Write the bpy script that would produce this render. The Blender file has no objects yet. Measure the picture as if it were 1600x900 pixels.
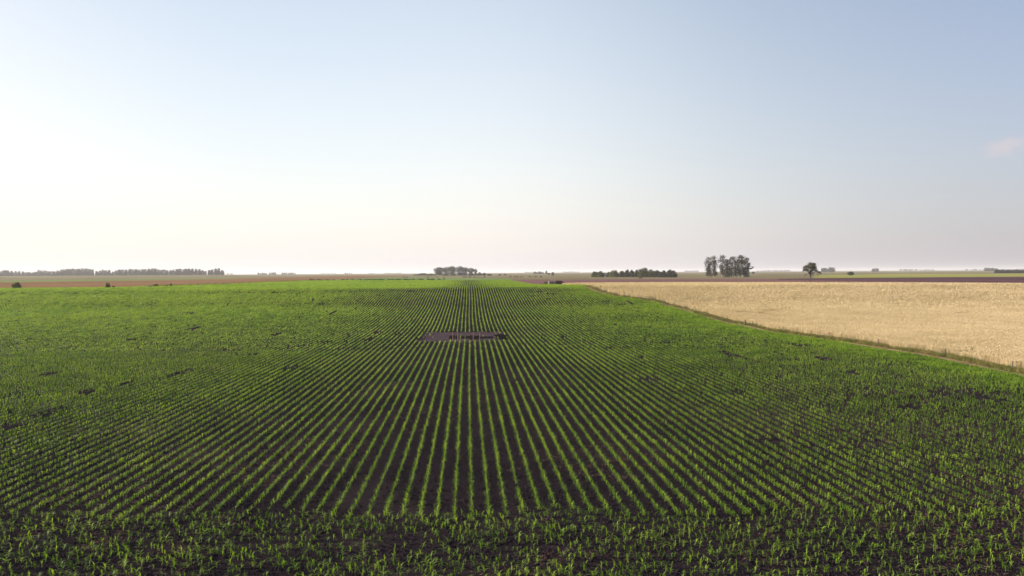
import bpy, math, random
import numpy as np
from mathutils import Vector, Matrix

R = math.radians
rng = np.random.default_rng(7)
random.seed(7)
sc = bpy.context.scene
col = sc.collection

# ------------------------------------------------------------------ camera
F = 1080.0                       # focal length in photo pixels (1600 wide)
EYE = 9.9
PITCH = R(1.295)
ROLL = R(0.315)
cam_d = bpy.data.cameras.new("camera")
cam_d.sensor_width = 36.0
cam_d.lens = 36.0 * F / 1600.0
cam_d.clip_start = 0.1
cam_d.clip_end = 30000.0
cam = bpy.data.objects.new("camera", cam_d)
col.objects.link(cam)
CAM_M = Matrix.Rotation(math.pi / 2 - PITCH, 3, 'X') @ Matrix.Rotation(-ROLL, 3, 'Z')
cam.matrix_world = Matrix.Translation((0, 0, EYE)) @ CAM_M.to_4x4()
sc.camera = cam

def ray_dir(px, py):
    return (CAM_M @ Vector(((px - 800) / F, -(py - 450) / F, -1.0))).normalized()

# ------------------------------------------------------------------ light
SUN_EL = R(14.0)
SUN_AZ = R(-79.0)                # from the view direction, negative = to the left
sun_dir = Vector((math.sin(SUN_AZ) * math.cos(SUN_EL), math.cos(SUN_AZ) * math.cos(SUN_EL), math.sin(SUN_EL)))
sd = bpy.data.lights.new("sun", 'SUN')
sd.energy = 4.5
sd.angle = R(0.6)
sd.color = (1.0, 0.90, 0.76)
sun = bpy.data.objects.new("sun", sd)
sun.rotation_euler = sun_dir.to_track_quat('Z', 'Y').to_euler()
sun.location = (-60, 20, 40)
col.objects.link(sun)

world = bpy.data.worlds.new("World")
sc.world = world
world.use_nodes = True
wn, wl = world.node_tree.nodes, world.node_tree.links
wn.clear()
w_out = wn.new('ShaderNodeOutputWorld')
w_bg = wn.new('ShaderNodeBackground')
w_bg.inputs['Strength'].default_value = 0.10
sky = wn.new('ShaderNodeTexSky')
sky.sky_type = 'NISHITA'
sky.sun_disc = False
sky.sun_elevation = SUN_EL
sky.sun_rotation = SUN_AZ
sky.altitude = 100
sky.air_density = 1.0
sky.dust_density = 1.2
sky.ozone_density = 1.5
# hazy air near the horizon: whiter towards the sun, lilac grey away from it
EXPO = 1.3
K_ = 1.0 / (2 ** EXPO * w_bg.inputs['Strength'].default_value)
w_tc = wn.new('ShaderNodeTexCoord'); w_sep = wn.new('ShaderNodeSeparateXYZ')
wl.new(w_tc.outputs['Generated'], w_sep.inputs[0])
def wmath(op, a, b=None, c=None):
    m = wn.new('ShaderNodeMath'); m.operation = op
    for i, v in enumerate((a, b, c)):
        if v is None: continue
        if hasattr(v, 'is_output'): wl.new(v, m.inputs[i])
        else: m.inputs[i].default_value = v
    return m.outputs[0]
w_el = wmath('MAXIMUM', w_sep.outputs[2], 0.0)
w_fac = wmath('MULTIPLY', wmath('EXPONENT', wmath('MULTIPLY', w_el, -2.7)), 0.98)
w_dot = wn.new('ShaderNodeVectorMath'); w_dot.operation = 'DOT_PRODUCT'
wl.new(w_tc.outputs['Generated'], w_dot.inputs[0]); w_dot.inputs[1].default_value = (math.sin(SUN_AZ), math.cos(SUN_AZ), 0)
w_ramp = wn.new('ShaderNodeValToRGB'); w_ramp.color_ramp.interpolation = 'B_SPLINE'
els = w_ramp.color_ramp.elements
while len(els) < 4: els.new(0.5)
for e_, (p_, c_) in zip(els, ((.30, (.53, .495, .535)), (.53, (.87, .82, .845)), (.72, (.95, .915, .915)), (.95, (.97, .94, .92)))):
    e_.position = p_; e_.color = (*c_, 1)
wl.new(wmath('MULTIPLY_ADD', w_dot.outputs['Value'], 0.5, 0.5), w_ramp.inputs[0])
w_scale = wn.new('ShaderNodeVectorMath'); w_scale.operation = 'SCALE'; w_scale.inputs['Scale'].default_value = K_
wl.new(w_ramp.outputs[0], w_scale.inputs[0])
w_mix = wn.new('ShaderNodeMix'); w_mix.data_type = 'RGBA'
w_hs = wn.new('ShaderNodeHueSaturation'); w_hs.inputs['Saturation'].default_value = 1.02
w_g = wn.new('ShaderNodeValToRGB'); w_g.color_ramp.interpolation = 'CARDINAL'
els = w_g.color_ramp.elements
while len(els) < 6: els.new(0.5)
for e_, (p_, c_) in zip(els, ((.28, (.365, .40, .445)), (.45, (.58, .555, .52)), (.588, (.80, .69, .595)), (.74, (.60, .55, .50)), (.86, (.50, .45, .415)), (.96, (.42, .39, .36)))):
    e_.position = p_; e_.color = (*c_, 1)
w_az = wmath('MULTIPLY_ADD', w_dot.outputs['Value'], 0.5, 0.5)
wl.new(w_az, w_g.inputs[0])
w_mul = wn.new('ShaderNodeMix'); w_mul.data_type = 'RGBA'; w_mul.blend_type = 'MULTIPLY'; w_mul.inputs[0].default_value = 1.0
w_g2 = wn.new('ShaderNodeVectorMath'); w_g2.operation = 'SCALE'; w_g2.inputs['Scale'].default_value = 2.05
wl.new(w_g.outputs[0], w_g2.inputs[0])
wl.new(sky.outputs[0], w_mul.inputs[6]); wl.new(w_g2.outputs[0], w_mul.inputs[7])
wl.new(w_mul.outputs[2], w_hs.inputs['Color'])
wl.new(w_fac, w_mix.inputs[0]); wl.new(w_hs.outputs[0], w_mix.inputs[6]); wl.new(w_scale.outputs[0], w_mix.inputs[7])
# a small pinkish cloud low on the right
cd = ray_dir(1567, 229)
w_n = wn.new('ShaderNodeTexNoise'); w_n.inputs['Scale'].default_value = 55.0; w_n.inputs['Detail'].default_value = 4
wl.new(w_tc.outputs['Generated'], w_n.inputs['Vector'])
w_off = wn.new('ShaderNodeVectorMath'); w_off.operation = 'SUBTRACT'; wl.new(w_tc.outputs['Generated'], w_off.inputs[0]); w_off.inputs[1].default_value = cd
w_st = wn.new('ShaderNodeVectorMath'); w_st.operation = 'MULTIPLY'; wl.new(w_off.outputs[0], w_st.inputs[0]); w_st.inputs[1].default_value = (1.0, 1.0, 2.4)
w_len = wn.new('ShaderNodeVectorMath'); w_len.operation = 'LENGTH'; wl.new(w_st.outputs[0], w_len.inputs[0])
w_r = wmath('ADD', w_len.outputs['Value'], wmath('MULTIPLY_ADD', w_n.outputs['Fac'], -0.05, 0.025))
w_mr = wn.new('ShaderNodeMapRange'); w_mr.interpolation_type = 'SMOOTHSTEP'
wl.new(w_r, w_mr.inputs['Value'])
for nm_, v_ in (('From Min', .034), ('From Max', .006), ('To Min', 0.0), ('To Max', .5)): w_mr.inputs[nm_].default_value = v_
w_cl = wn.new('ShaderNodeMix'); w_cl.data_type = 'RGBA'
wl.new(w_mr.outputs[0], w_cl.inputs[0]); wl.new(w_mix.outputs[2], w_cl.inputs[6]); w_cl.inputs[7].default_value = (.76 * K_, .66 * K_, .67 * K_, 1)
wl.new(w_cl.outputs[2], w_bg.inputs['Color'])
wl.new(w_bg.outputs[0], w_out.inputs['Surface'])

sc.view_settings.view_transform = 'Standard'
sc.view_settings.look = 'None'
sc.view_settings.gamma = 1.0
sc.view_settings.use_curve_mapping = False
sc.view_settings.exposure = EXPO
sc.render.engine = 'CYCLES'
sc.cycles.use_denoising = True
sc.cycles.max_bounces = 6
sc.cycles.diffuse_bounces = 3
sc.cycles.transmission_bounces = 3
sc.cycles.volume_bounces = 2
sc.cycles.caustics_reflective = False
sc.cycles.caustics_refractive = False

# ------------------------------------------------------------------ terrain
KY = np.array([-9000., -100, 60, 112, 128, 145, 168, 176, 186, 196, 204, 212, 240, 320, 20000])
KZ = np.array([0., 0, 0, 0.0, .18, .75, 1.70, 2.55, 3.42, 4.15, 4.95, 5.18, 5.2, 5.2, 5.2])
_h = np.diff(KY); _d = np.diff(KZ) / _h
_m = np.zeros_like(KY)
for i in range(1, len(KY) - 1):
    if _d[i - 1] * _d[i] > 0:
        w1, w2 = 2 * _h[i] + _h[i - 1], _h[i] + 2 * _h[i - 1]
        _m[i] = (w1 + w2) / (w1 / _d[i - 1] + w2 / _d[i])

def sstep(a, b, x):
    t = np.clip((x - a) / (b - a), 0, 1)
    return t * t * (3 - 2 * t)

def height(x, y):
    x = np.asarray(x, float); y = np.asarray(y, float)
    i = np.clip(np.searchsorted(KY, y) - 1, 0, len(_h) - 1)
    h = _h[i]; t = (y - KY[i]) / h
    z = ((2*t**3 - 3*t**2 + 1) * KZ[i] + (t**3 - 2*t**2 + t) * h * _m[i]
         + (-2*t**3 + 3*t**2) * KZ[i + 1] + (t**3 - t**2) * h * _m[i + 1])
    z = z + 0.06 * np.sin(x / 23.0 + 1.3) * np.sin(y / 31.0) + 0.04 * np.sin(x / 11.0 + y / 17.0)
    s = x / np.maximum(y, 1.0)
    z = z + 2.5 * sstep(700, 1450, y) * sstep(-0.36, -0.45, s) * (1 - sstep(1900, 2600, y))
    return z

def hgt(x, y):
    return float(height(x, y))

def ray(px, py):
    v = CAM_M @ Vector(((px - 800) / F, -(py - 450) / F, -1.0))
    return v / v.y

def hit(px, py):
    """the point of the terrain seen at a photo pixel"""
    d = ray(px, py)
    ys = np.concatenate([np.arange(12, 460, 0.5), np.arange(460, 2000, 4), np.arange(2000, 9000, 20)])
    zs = EYE + d.z * ys
    below = np.nonzero(zs <= height(d.x * ys, ys))[0]
    y = ys[below[0]] if len(below) else 8500.0
    return (d.x * y, y, hgt(d.x * y, y))

def at_depth(px, py, y):
    d = ray(px, py)
    return (d.x * y, y, EYE + d.z * y)

# ------------------------------------------------------------------ helpers
def tag(o, label=None, cat=None, group=None, kind=None):
    if label: o["label"] = label
    if cat: o["category"] = cat
    if group: o["group"] = group
    if kind: o["kind"] = kind
    return o

def mesh_np(name, v, faces, smooth=False):
    """faces: (M,k) int array, or a list of such arrays"""
    me = bpy.data.meshes.new(name)
    if not isinstance(faces, list): faces = [faces]
    v = np.asarray(v, np.float32)
    me.vertices.add(len(v)); me.vertices.foreach_set("co", v.ravel())
    loops = np.concatenate([np.asarray(f, np.int32).ravel() for f in faces])
    tot = np.concatenate([np.full(len(f), f.shape[1], np.int32) for f in faces])
    start = np.concatenate([[0], np.cumsum(tot)[:-1]]).astype(np.int32)
    me.loops.add(len(loops)); me.loops.foreach_set("vertex_index", loops)
    me.polygons.add(len(tot)); me.polygons.foreach_set("loop_start", start)
    me.polygons.foreach_set("loop_total", tot)
    me.polygons.foreach_set("use_smooth", np.full(len(tot), smooth, bool))
    me.update(calc_edges=True)
    return me

def link(name, me, mat=None, parent=None, loc=None, rotz=0.0):
    o = bpy.data.objects.new(name, me)
    col.objects.link(o)
    if mat and not me.materials: me.materials.append(mat)
    if parent: o.parent = parent
    if loc is not None: o.location = loc
    if rotz: o.rotation_euler.z = rotz
    return o

def empty(name, loc, rotz=0.0):
    return link(name, None, loc=loc, rotz=rotz)

def copy_tree(o, parent=None):
    c = o.copy(); col.objects.link(c)
    if parent: c.parent = parent
    for ch in o.children: copy_tree(ch, c)
    return c

class MB:
    """collects simple solids into one mesh"""
    def __init__(s): s.v, s.q, s.n = [], [], 0
    def add(s, v, q):
        s.v.append(np.asarray(v, float)); s.q.append(np.asarray(q, int) + s.n); s.n += len(v); return s
    def box(s, c, d, rotz=0.0):
        x, y, z = [a / 2 for a in d]
        p = np.array([(-x,-y,-z),(x,-y,-z),(x,y,-z),(-x,y,-z),(-x,-y,z),(x,-y,z),(x,y,z),(-x,y,z)])
        if rotz:
            ca, sa = math.cos(rotz), math.sin(rotz)
            p = np.stack([p[:,0]*ca - p[:,1]*sa, p[:,0]*sa + p[:,1]*ca, p[:,2]], 1)
        return s.add(p + np.array(c), [(0,3,2,1),(4,5,6,7),(0,1,5,4),(1,2,6,5),(2,3,7,6),(3,0,4,7)])
    def tube(s, pts, rad, n=6):
        pts = [np.asarray(p, float) for p in pts]
        V, Q = [], []
        for i, p in enumerate(pts):
            t = pts[min(i + 1, len(pts) - 1)] - pts[max(i - 1, 0)]
            t = t / (np.linalg.norm(t) + 1e-9)
            a = np.cross(t, (0.31, 0.92, 0.17)); a /= np.linalg.norm(a) + 1e-9
            b = np.cross(t, a)
            r = rad[i] if hasattr(rad, '__len__') else rad
            for k in range(n):
                g = 2 * math.pi * k / n
                V.append(p + r * (math.cos(g) * a + math.sin(g) * b))
        for i in range(len(pts) - 1):
            for k in range(n):
                k2 = (k + 1) % n
                Q.append((i*n + k, i*n + k2, (i+1)*n + k2, (i+1)*n + k))
        m = len(V); V.append(pts[-1])
        for k in range(n):
            Q.append((m - n + k, m - n + (k + 1) % n, m, m))
        s.v.append(np.array(V)); qq = np.array(Q) + s.n
        s.q.append(qq); s.n += len(V)
        return s
    def mesh(s, name, smooth=False):
        q = np.concatenate(s.q); v = np.concatenate(s.v)
        tri = q[:, 2] == q[:, 3]
        fs = [f for f in (q[~tri], q[tri][:, :3]) if len(f)]
        return mesh_np(name, v, fs, smooth)

# ------------------------------------------------------------------ materials
def new_mat(name):
    m = bpy.data.materials.new(name); m.use_nodes = True
    n = m.node_tree.nodes; n.clear()
    return m, n, m.node_tree.links

def noise(n, l, scale, detail=4, rough=0.6, vec=None, dist=0.0):
    t = n.new('ShaderNodeTexNoise')
    t.inputs['Scale'].default_value = scale; t.inputs['Detail'].default_value = detail
    t.inputs['Roughness'].default_value = rough; t.inputs['Distortion'].default_value = dist
    if vec: l.new(vec, t.inputs['Vector'])
    return t.outputs['Fac']

def ramp(n, l, fac, stops):
    r = n.new('ShaderNodeValToRGB')
    e = r.color_ramp.elements
    while len(e) < len(stops): e.new(0.5)
    for el, (p, c) in zip(e, stops):
        el.position = p; el.color = (*c, 1) if len(c) == 3 else c
    l.new(fac, r.inputs['Fac'])
    return r.outputs['Color']

def mixc(n, l, fac, a, b, mode='MIX'):
    m = n.new('ShaderNodeMix'); m.data_type = 'RGBA'; m.blend_type = mode
    for s, val in ((0, fac), (6, a), (7, b)):
        if hasattr(val, 'is_output'): l.new(val, m.inputs[s])
        elif s == 0: m.inputs[0].default_value = val
        else: m.inputs[s].default_value = (*val, 1)
    return m.outputs[2]

def ground_mat(name, cols, big=0.02, small=0.9, stretch=(1, 1, 1), rot=0.0, bump=0.3, bump_d=0.08, rough=0.95):
    """ground cover: patches of the given colours, broken up at two scales"""
    m, n, l = new_mat(name)
    out = n.new('ShaderNodeOutputMaterial'); b = n.new('ShaderNodeBsdfPrincipled')
    b.inputs['Roughness'].default_value = rough; b.inputs['Specular IOR Level'].default_value = 0.0
    tc = n.new('ShaderNodeTexCoord'); mp = n.new('ShaderNodeMapping')
    mp.inputs['Scale'].default_value = stretch; mp.inputs['Rotation'].default_value[2] = rot
    l.new(tc.outputs['Object'], mp.inputs['Vector'])
    f1 = noise(n, l, big, 5, 0.6, mp.outputs[0], 0.6)
    f2 = noise(n, l, small, 6, 0.7, mp.outputs[0])
    mm = n.new('ShaderNodeMath'); mm.operation = 'ADD'
    s1 = n.new('ShaderNodeMath'); s1.operation = 'MULTIPLY'; s1.inputs[1].default_value = 0.6; l.new(f1, s1.inputs[0])
    s2 = n.new('ShaderNodeMath'); s2.operation = 'MULTIPLY'; s2.inputs[1].default_value = 0.4; l.new(f2, s2.inputs[0])
    l.new(s1.outputs[0], mm.inputs[0]); l.new(s2.outputs[0], mm.inputs[1])
    k = len(cols)
    c = ramp(n, l, mm.outputs[0], [(0.34 + 0.32 * i / max(1, k - 1), cc) for i, cc in enumerate(cols)])
    l.new(c, b.inputs['Base Color'])
    if bump:
        bp = n.new('ShaderNodeBump'); bp.inputs['Strength'].default_value = bump; bp.inputs['Distance'].default_value = bump_d
        l.new(f2, bp.inputs['Height']); l.new(bp.outputs[0], b.inputs['Normal'])
    l.new(b.outputs[0], out.inputs['Surface'])
    return m

def foliage_mat(name, cols, scale=0.5, transl=0.3, rand=0.5, gloss=0.45, patch=None, rise=None):
    """leaves: colour varies by clump, by leaf position and by plant; light passes through"""
    m, n, l = new_mat(name)
    out = n.new('ShaderNodeOutputMaterial'); b = n.new('ShaderNodeBsdfPrincipled')
    b.inputs['Roughness'].default_value = gloss + .1; b.inputs['Specular IOR Level'].default_value = 0.12
    geo = n.new('ShaderNodeNewGeometry'); oi = n.new('ShaderNodeObjectInfo')
    f = noise(n, l, scale, 3, 0.6, geo.outputs['Position'])
    rp = n.new('ShaderNodeMath'); rp.operation = 'MULTIPLY_ADD'
    l.new(oi.outputs['Random'], rp.inputs[0]); rp.inputs[1].default_value = rand * 0.5; rp.inputs[2].default_value = -rand * 0.25
    ad = n.new('ShaderNodeMath'); ad.operation = 'ADD'; l.new(f, ad.inputs[0]); l.new(rp.outputs[0], ad.inputs[1])
    last = ad.outputs[0]
    if patch:
        f3 = noise(n, l, patch, 3, 0.55, geo.outputs['Position'])
        p3 = n.new('ShaderNodeMath'); p3.operation = 'MULTIPLY_ADD'
        l.new(f3, p3.inputs[0]); p3.inputs[1].default_value = 0.6; p3.inputs[2].default_value = -0.30
        a2 = n.new('ShaderNodeMath'); a2.operation = 'ADD'; l.new(last, a2.inputs[0]); l.new(p3.outputs[0], a2.inputs[1])
        last = a2.outputs[0]
    if rise:                                   # leaf colour shifts to a lighter, yellower green over the rise
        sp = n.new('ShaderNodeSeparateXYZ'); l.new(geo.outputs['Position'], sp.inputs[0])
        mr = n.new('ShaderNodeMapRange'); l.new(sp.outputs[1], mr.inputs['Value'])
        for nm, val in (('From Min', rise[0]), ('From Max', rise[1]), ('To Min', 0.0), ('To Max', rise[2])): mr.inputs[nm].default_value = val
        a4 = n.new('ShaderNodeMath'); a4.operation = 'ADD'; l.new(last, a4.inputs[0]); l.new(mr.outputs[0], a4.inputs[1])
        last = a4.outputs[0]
    k = len(cols)
    c = ramp(n, l, last, [(0.3 + 0.4 * i / max(1, k - 1), cc) for i, cc in enumerate(cols)])
    l.new(c, b.inputs['Base Color'])
    tr = n.new('ShaderNodeBsdfTranslucent')
    tcol = mixc(n, l, 1.0, c, (1.35, 1.35, 0.4), 'MULTIPLY')
    l.new(tcol, tr.inputs['Color'])
    mx = n.new('ShaderNodeMixShader'); mx.inputs[0].default_value = transl
    l.new(b.outputs[0], mx.inputs[1]); l.new(tr.outputs[0], mx.inputs[2])
    l.new(mx.outputs[0], out.inputs['Surface'])
    return m

def solid_mat(name, cols, scale=3.0, rough=0.8, metal=0.0, stretch=(1, 1, 1)):
    m, n, l = new_mat(name)
    out = n.new('ShaderNodeOutputMaterial'); b = n.new('ShaderNodeBsdfPrincipled')
    b.inputs['Roughness'].default_value = rough; b.inputs['Metallic'].default_value = metal
    tc = n.new('ShaderNodeTexCoord'); mp = n.new('ShaderNodeMapping'); mp.inputs['Scale'].default_value = stretch
    l.new(tc.outputs['Object'], mp.inputs['Vector'])
    f = noise(n, l, scale, 4, 0.6, mp.outputs[0])
    c = ramp(n, l, f, [(0.32 + 0.36 * i / max(1, len(cols) - 1), cc) for i, cc in enumerate(cols)])
    l.new(c, b.inputs['Base Color'])
    bp = n.new('ShaderNodeBump'); bp.inputs['Strength'].default_value = 0.4; bp.inputs['Distance'].default_value = 0.02
    l.new(f, bp.inputs['Height']); l.new(bp.outputs[0], b.inputs['Normal'])
    l.new(b.outputs[0], out.inputs['Surface'])
    return m

ROW_A = math.atan2(67.0, 1080.0)           # rows run a little to the left of the view
ROW_D = np.array([-math.sin(ROW_A), math.cos(ROW_A)])
ROW_N = np.array([math.cos(ROW_A), math.sin(ROW_A)])

M = {}
M['soil'] = ground_mat('field soil', [(.016,.0125,.0155), (.027,.0195,.0225), (.050,.035,.034)], 0.07, 5.0, bump=1.0, bump_d=0.14)
M['bare'] = ground_mat('bare crusted soil', [(.050,.034,.041), (.070,.049,.054), (.095,.066,.068)], 0.3, 2.2, bump=0.5)
M['damp'] = ground_mat('damp soil', [(.009,.007,.008), (.016,.012,.012)], 0.6, 3.0, bump=0.5)
M['pasture'] = ground_mat('dry pasture', [(.13,.12,.055), (.20,.165,.085), (.25,.19,.11)], 0.012, 0.25, (1, 0.35, 1), bump=0.2, bump_d=0.2)
M['stubble'] = ground_mat('stubble', [(.17,.092,.045), (.225,.125,.062), (.27,.155,.082)], 0.01, 0.3, (1, 0.3, 1), bump=0.2, bump_d=0.2)
M['strip_green'] = ground_mat('green strip', [(.12,.17,.05), (.16,.22,.07), (.20,.23,.09)], 0.01, 0.2, (1, 0.3, 1), bump=0.2)
M['yellow_green'] = ground_mat('yellow green crop', [(.22,.235,.05), (.30,.28,.075), (.36,.29,.11)], 0.006, 0.2, (1, 0.3, 1), bump=0.2)
M['plough'] = ground_mat('ploughed soil', [(.15,.078,.076), (.19,.10,.095), (.23,.125,.11)], 0.012, 0.5, (1, 0.4, 1), bump=0.6, bump_d=0.15)
M['plough_dark'] = ground_mat('dark ploughed soil', [(.08,.042,.05), (.105,.054,.06), (.135,.072,.072)], 0.012, 0.5, (1, 0.4, 1), bump=0.6, bump_d=0.15)
M['dirt'] = ground_mat('track dirt', [(.17,.085,.05), (.28,.165,.095), (.40,.27,.17)], 0.3, 1.6, bump=0.4)
M['wheat_floor'] = ground_mat('wheat field floor', [(.16,.11,.05), (.24,.17,.08), (.30,.21,.10)], 0.1, 2.0)
M['verge_floor'] = ground_mat('verge soil', [(.07,.065,.025), (.11,.085,.04), (.16,.12,.06)], 0.3, 2.0)
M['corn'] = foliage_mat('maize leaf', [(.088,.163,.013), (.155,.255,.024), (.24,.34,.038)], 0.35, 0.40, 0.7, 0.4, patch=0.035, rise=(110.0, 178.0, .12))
M['wheat'] = foliage_mat('ripe wheat', [(.465,.36,.225), (.515,.405,.265), (.56,.445,.295)], 0.12, 0.2, 0.15, 0.6, patch=0.02)
M['verge'] = foliage_mat('verge grass', [(.08,.10,.022), (.16,.155,.045), (.28,.22,.09)], 0.5, 0.25, 0.8, 0.6)
M['residue'] = foliage_mat('crop residue', [(.055,.02,.018), (.10,.042,.032), (.17,.11,.08)], 2.0, 0.0, 1.4, 0.8)
M['gum'] = foliage_mat('gum tree leaf', [(.035,.030,.016), (.060,.050,.026), (.105,.078,.042)], 0.16, 0.2, 0.5)
M['gum_dark'] = foliage_mat('dark gum tree leaf', [(.020,.024,.016), (.034,.036,.022), (.060,.052,.032)], 0.16, 0.15, 0.5)
M['olive'] = foliage_mat('olive green leaf', [(.045,.055,.016), (.085,.095,.024), (.14,.135,.04)], 0.2, 0.25, 0.4)
M['dark_green'] = foliage_mat('dark green leaf', [(.016,.026,.014), (.028,.042,.02), (.05,.062,.028)], 0.2, 0.15, 0.4)
M['lone'] = foliage_mat('spreading tree leaf', [(.024,.028,.010), (.055,.055,.016), (.12,.10,.03)], 0.35, 0.2, 0.3)
M['dead_twig'] = foliage_mat('dry brown sprays', [(.10,.06,.035), (.15,.09,.055), (.2,.12,.075)], 0.6, 0.1, 0.3)
M['grey_green'] = foliage_mat('grey green leaf', [(.026,.029,.019), (.045,.045,.03), (.072,.068,.042)], 0.1, 0.2, 0.6)
M['line'] = foliage_mat('hazy far leaf', [(.012,.013,.011), (.020,.020,.017), (.034,.031,.024)], 0.1, 0.1, 0.5)
M['bark'] = solid_mat('bark', [(.035,.024,.018), (.06,.042,.032), (.09,.066,.05)], 1.6, 0.95, stretch=(1, 1, 0.3))
M['gum_bark'] = solid_mat('pale gum bark', [(.14,.11,.09), (.24,.20,.17), (.34,.30,.26)], 1.2, 0.9, stretch=(1, 1, 0.25))
M['post'] = solid_mat('weathered post', [(.05,.04,.03), (.09,.07,.055)], 6, 0.9, stretch=(1, 1, .2))
M['red_post'] = solid_mat('reddish stake', [(.17,.06,.05), (.25,.10,.08)], 6, 0.8, stretch=(1, 1, .2))
M['steel'] = solid_mat('galvanised steel', [(.14,.135,.13), (.24,.23,.22)], 3, 0.55, 0.6)
M['dark_steel'] = solid_mat('weathered blades', [(.07,.06,.06), (.12,.10,.10)], 3, 0.6, 0.3)
M['tank'] = solid_mat('corrugated tank', [(.13,.135,.105), (.24,.23,.185)], 2, 0.7, 0.2)
M['bank'] = ground_mat('shade painted earth bank', [(.020,.018,.016), (.032,.03,.024), (.06,.05,.03)], 0.4, 2.0, bump=0.8)  # dark tones paint the bank's shaded side into its colour
M['bank_grass'] = foliage_mat('bank grass', [(.10,.075,.03), (.18,.13,.055), (.26,.19,.09)], 0.8, 0.2, 0.6)
M['shed_wall'] = solid_mat('dark shed wall', [(.035,.036,.045), (.055,.055,.065)], 1.0, 0.8)
M['shed_roof'] = solid_mat('dull shed roof', [(.05,.05,.058), (.08,.08,.09)], 1.0, 0.6)
M['pale_wall'] = solid_mat('pale house wall', [(.42,.36,.33), (.55,.48,.45)], 1.0, 0.9)
M['cow_dark'] = solid_mat('black hide', [(.016,.013,.012), (.03,.022,.02)], 2.0, 0.8)
M['cow_brown'] = solid_mat('reddish brown hide', [(.09,.038,.024), (.13,.06,.04)], 2.0, 0.8)
M['cow_pale'] = solid_mat('pale hide', [(.4,.35,.3), (.55,.5,.44)], 2.0, 0.8)

# ------------------------------------------------------------------ ground sheets
def grow(a, b, first, k):
    out = [a]; s = first
    while out[-1] < b:
        out.append(min(b, out[-1] + s)); s *= k
    return out
xs_pos = list(np.arange(0, 180, 4.0)) + grow(180, 9000, 6, 1.12)
XS = np.array(sorted(set([-x for x in xs_pos] + xs_pos)))
YS = np.array([-400., -200, -100, -50] + list(np.arange(-24, 300, 2.0)) + grow(300, 9000, 3, 1.06))
GX, GY = np.meshgrid(XS, YS)
GV = np.stack([GX, GY, height(GX, GY)], -1).reshape(-1, 3)
def grid_quads(ny, nx):
    i = np.arange(ny - 1)[:, None] * nx + np.arange(nx - 1)[None, :]
    return np.stack([i, i + 1, i + nx + 1, i + nx], -1).reshape(-1, 4)
g = link('ground', mesh_np('ground', GV, grid_quads(len(YS), len(XS)), True), M['pasture'])
tag(g, kind='structure')

def pts(pxs):
    return np.array([hit(*p) for p in pxs])

def band(name, bottom, top, mat, dz, ny=14, nx=60):
    """a field between two pixel polylines (left to right), laid on the terrain"""
    def samp(line, n):
        line = np.array(line, float); u = np.linspace(line[0, 0], line[-1, 0], n)
        return np.stack([u, np.interp(u, line[:, 0], line[:, 1])], 1)
    B = np.array([hit(*p) for p in samp(bottom, nx)]); T = np.array([hit(*p) for p in samp(top, nx)])
    t = np.linspace(0, 1, ny)[:, None, None]
    t = t ** 1.5
    P = B[None, :, :2] * (1 - t) + T[None, :, :2] * t
    P = P.reshape(-1, 2)
    V = np.column_stack([P, height(P[:, 0], P[:, 1]) + dz])
    return tag(link(name, mesh_np(name, V, grid_quads(ny, nx), True), mat), kind='structure')

def strip(name, yl, xl, xr, mat, dz, nx=30):
    """a field given by its left and right edge at each distance"""
    u = np.linspace(0, 1, nx)[None, :]
    X = xl[:, None] * (1 - u) + xr[:, None] * u
    Y = np.repeat(yl[:, None], nx, 1)
    V = np.stack([X, Y, height(X, Y) + dz], -1).reshape(-1, 3)
    return tag(link(name, mesh_np(name, V, grid_quads(len(yl), nx), True), mat), kind='structure')

# edge of the maize against the wheat, and its far edge, as seen on the ground
EDGE_PX = [(905, 446.6), (920, 452), (940, 458.5), (960, 463), (1000, 468.5), (1030, 474), (1060, 483.5),
           (1116, 500), (1206, 519.5), (1300, 532.5), (1371, 545.5), (1450, 557.5), (1500, 568), (1550, 578),
           (1600, 588), (1720, 616), (2000, 690)]
EDGE = pts(EDGE_PX)[::-1]                       # near to far
FAR_PX = [(-500, 457), (-300, 455), (0, 451.7), (100, 451), (200, 450.2), (260, 448.5), (330, 446), (420, 441.7), (480, 439.4),
          (560, 438.7), (700, 438.0), (793, 437.7), (812, 441), (835, 445.2)]
FARP = pts(FAR_PX)
EDGE_Y, EDGE_X = EDGE[:, 1], EDGE[:, 0]
o_ = np.argsort(EDGE_Y); EDGE_Y, EDGE_X = EDGE_Y[o_], EDGE_X[o_]
TIP_Y = EDGE_Y[-1]
def edge_x(y):
    y = np.asarray(y, float)
    e = np.interp(y, EDGE_Y, EDGE_X)
    s = (EDGE_X[2] - EDGE_X[0]) / (EDGE_Y[2] - EDGE_Y[0])
    return np.where(y < EDGE_Y[0], EDGE_X[0] + (y - EDGE_Y[0]) * s, e)

CORN_POLY = np.array([(edge_x(y), y) for y in (8,)] + [(x, y) for x, y in zip(EDGE_X, EDGE_Y)]
                     + [tuple(p[:2]) for p in FARP[::-1]] + [(-420, 8)])
def in_poly(P, poly):
    x, y = P[:, 0], P[:, 1]; ins = np.zeros(len(P), bool)
    j = len(poly) - 1
    for i in range(len(poly)):
        xi, yi = poly[i]; xj, yj = poly[j]
        c = ((yi > y) != (yj > y)) & (x < (xj - xi) * (y - yi) / (yj - yi + 1e-12) + xi)
        ins ^= c; j = i
    return ins

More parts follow.
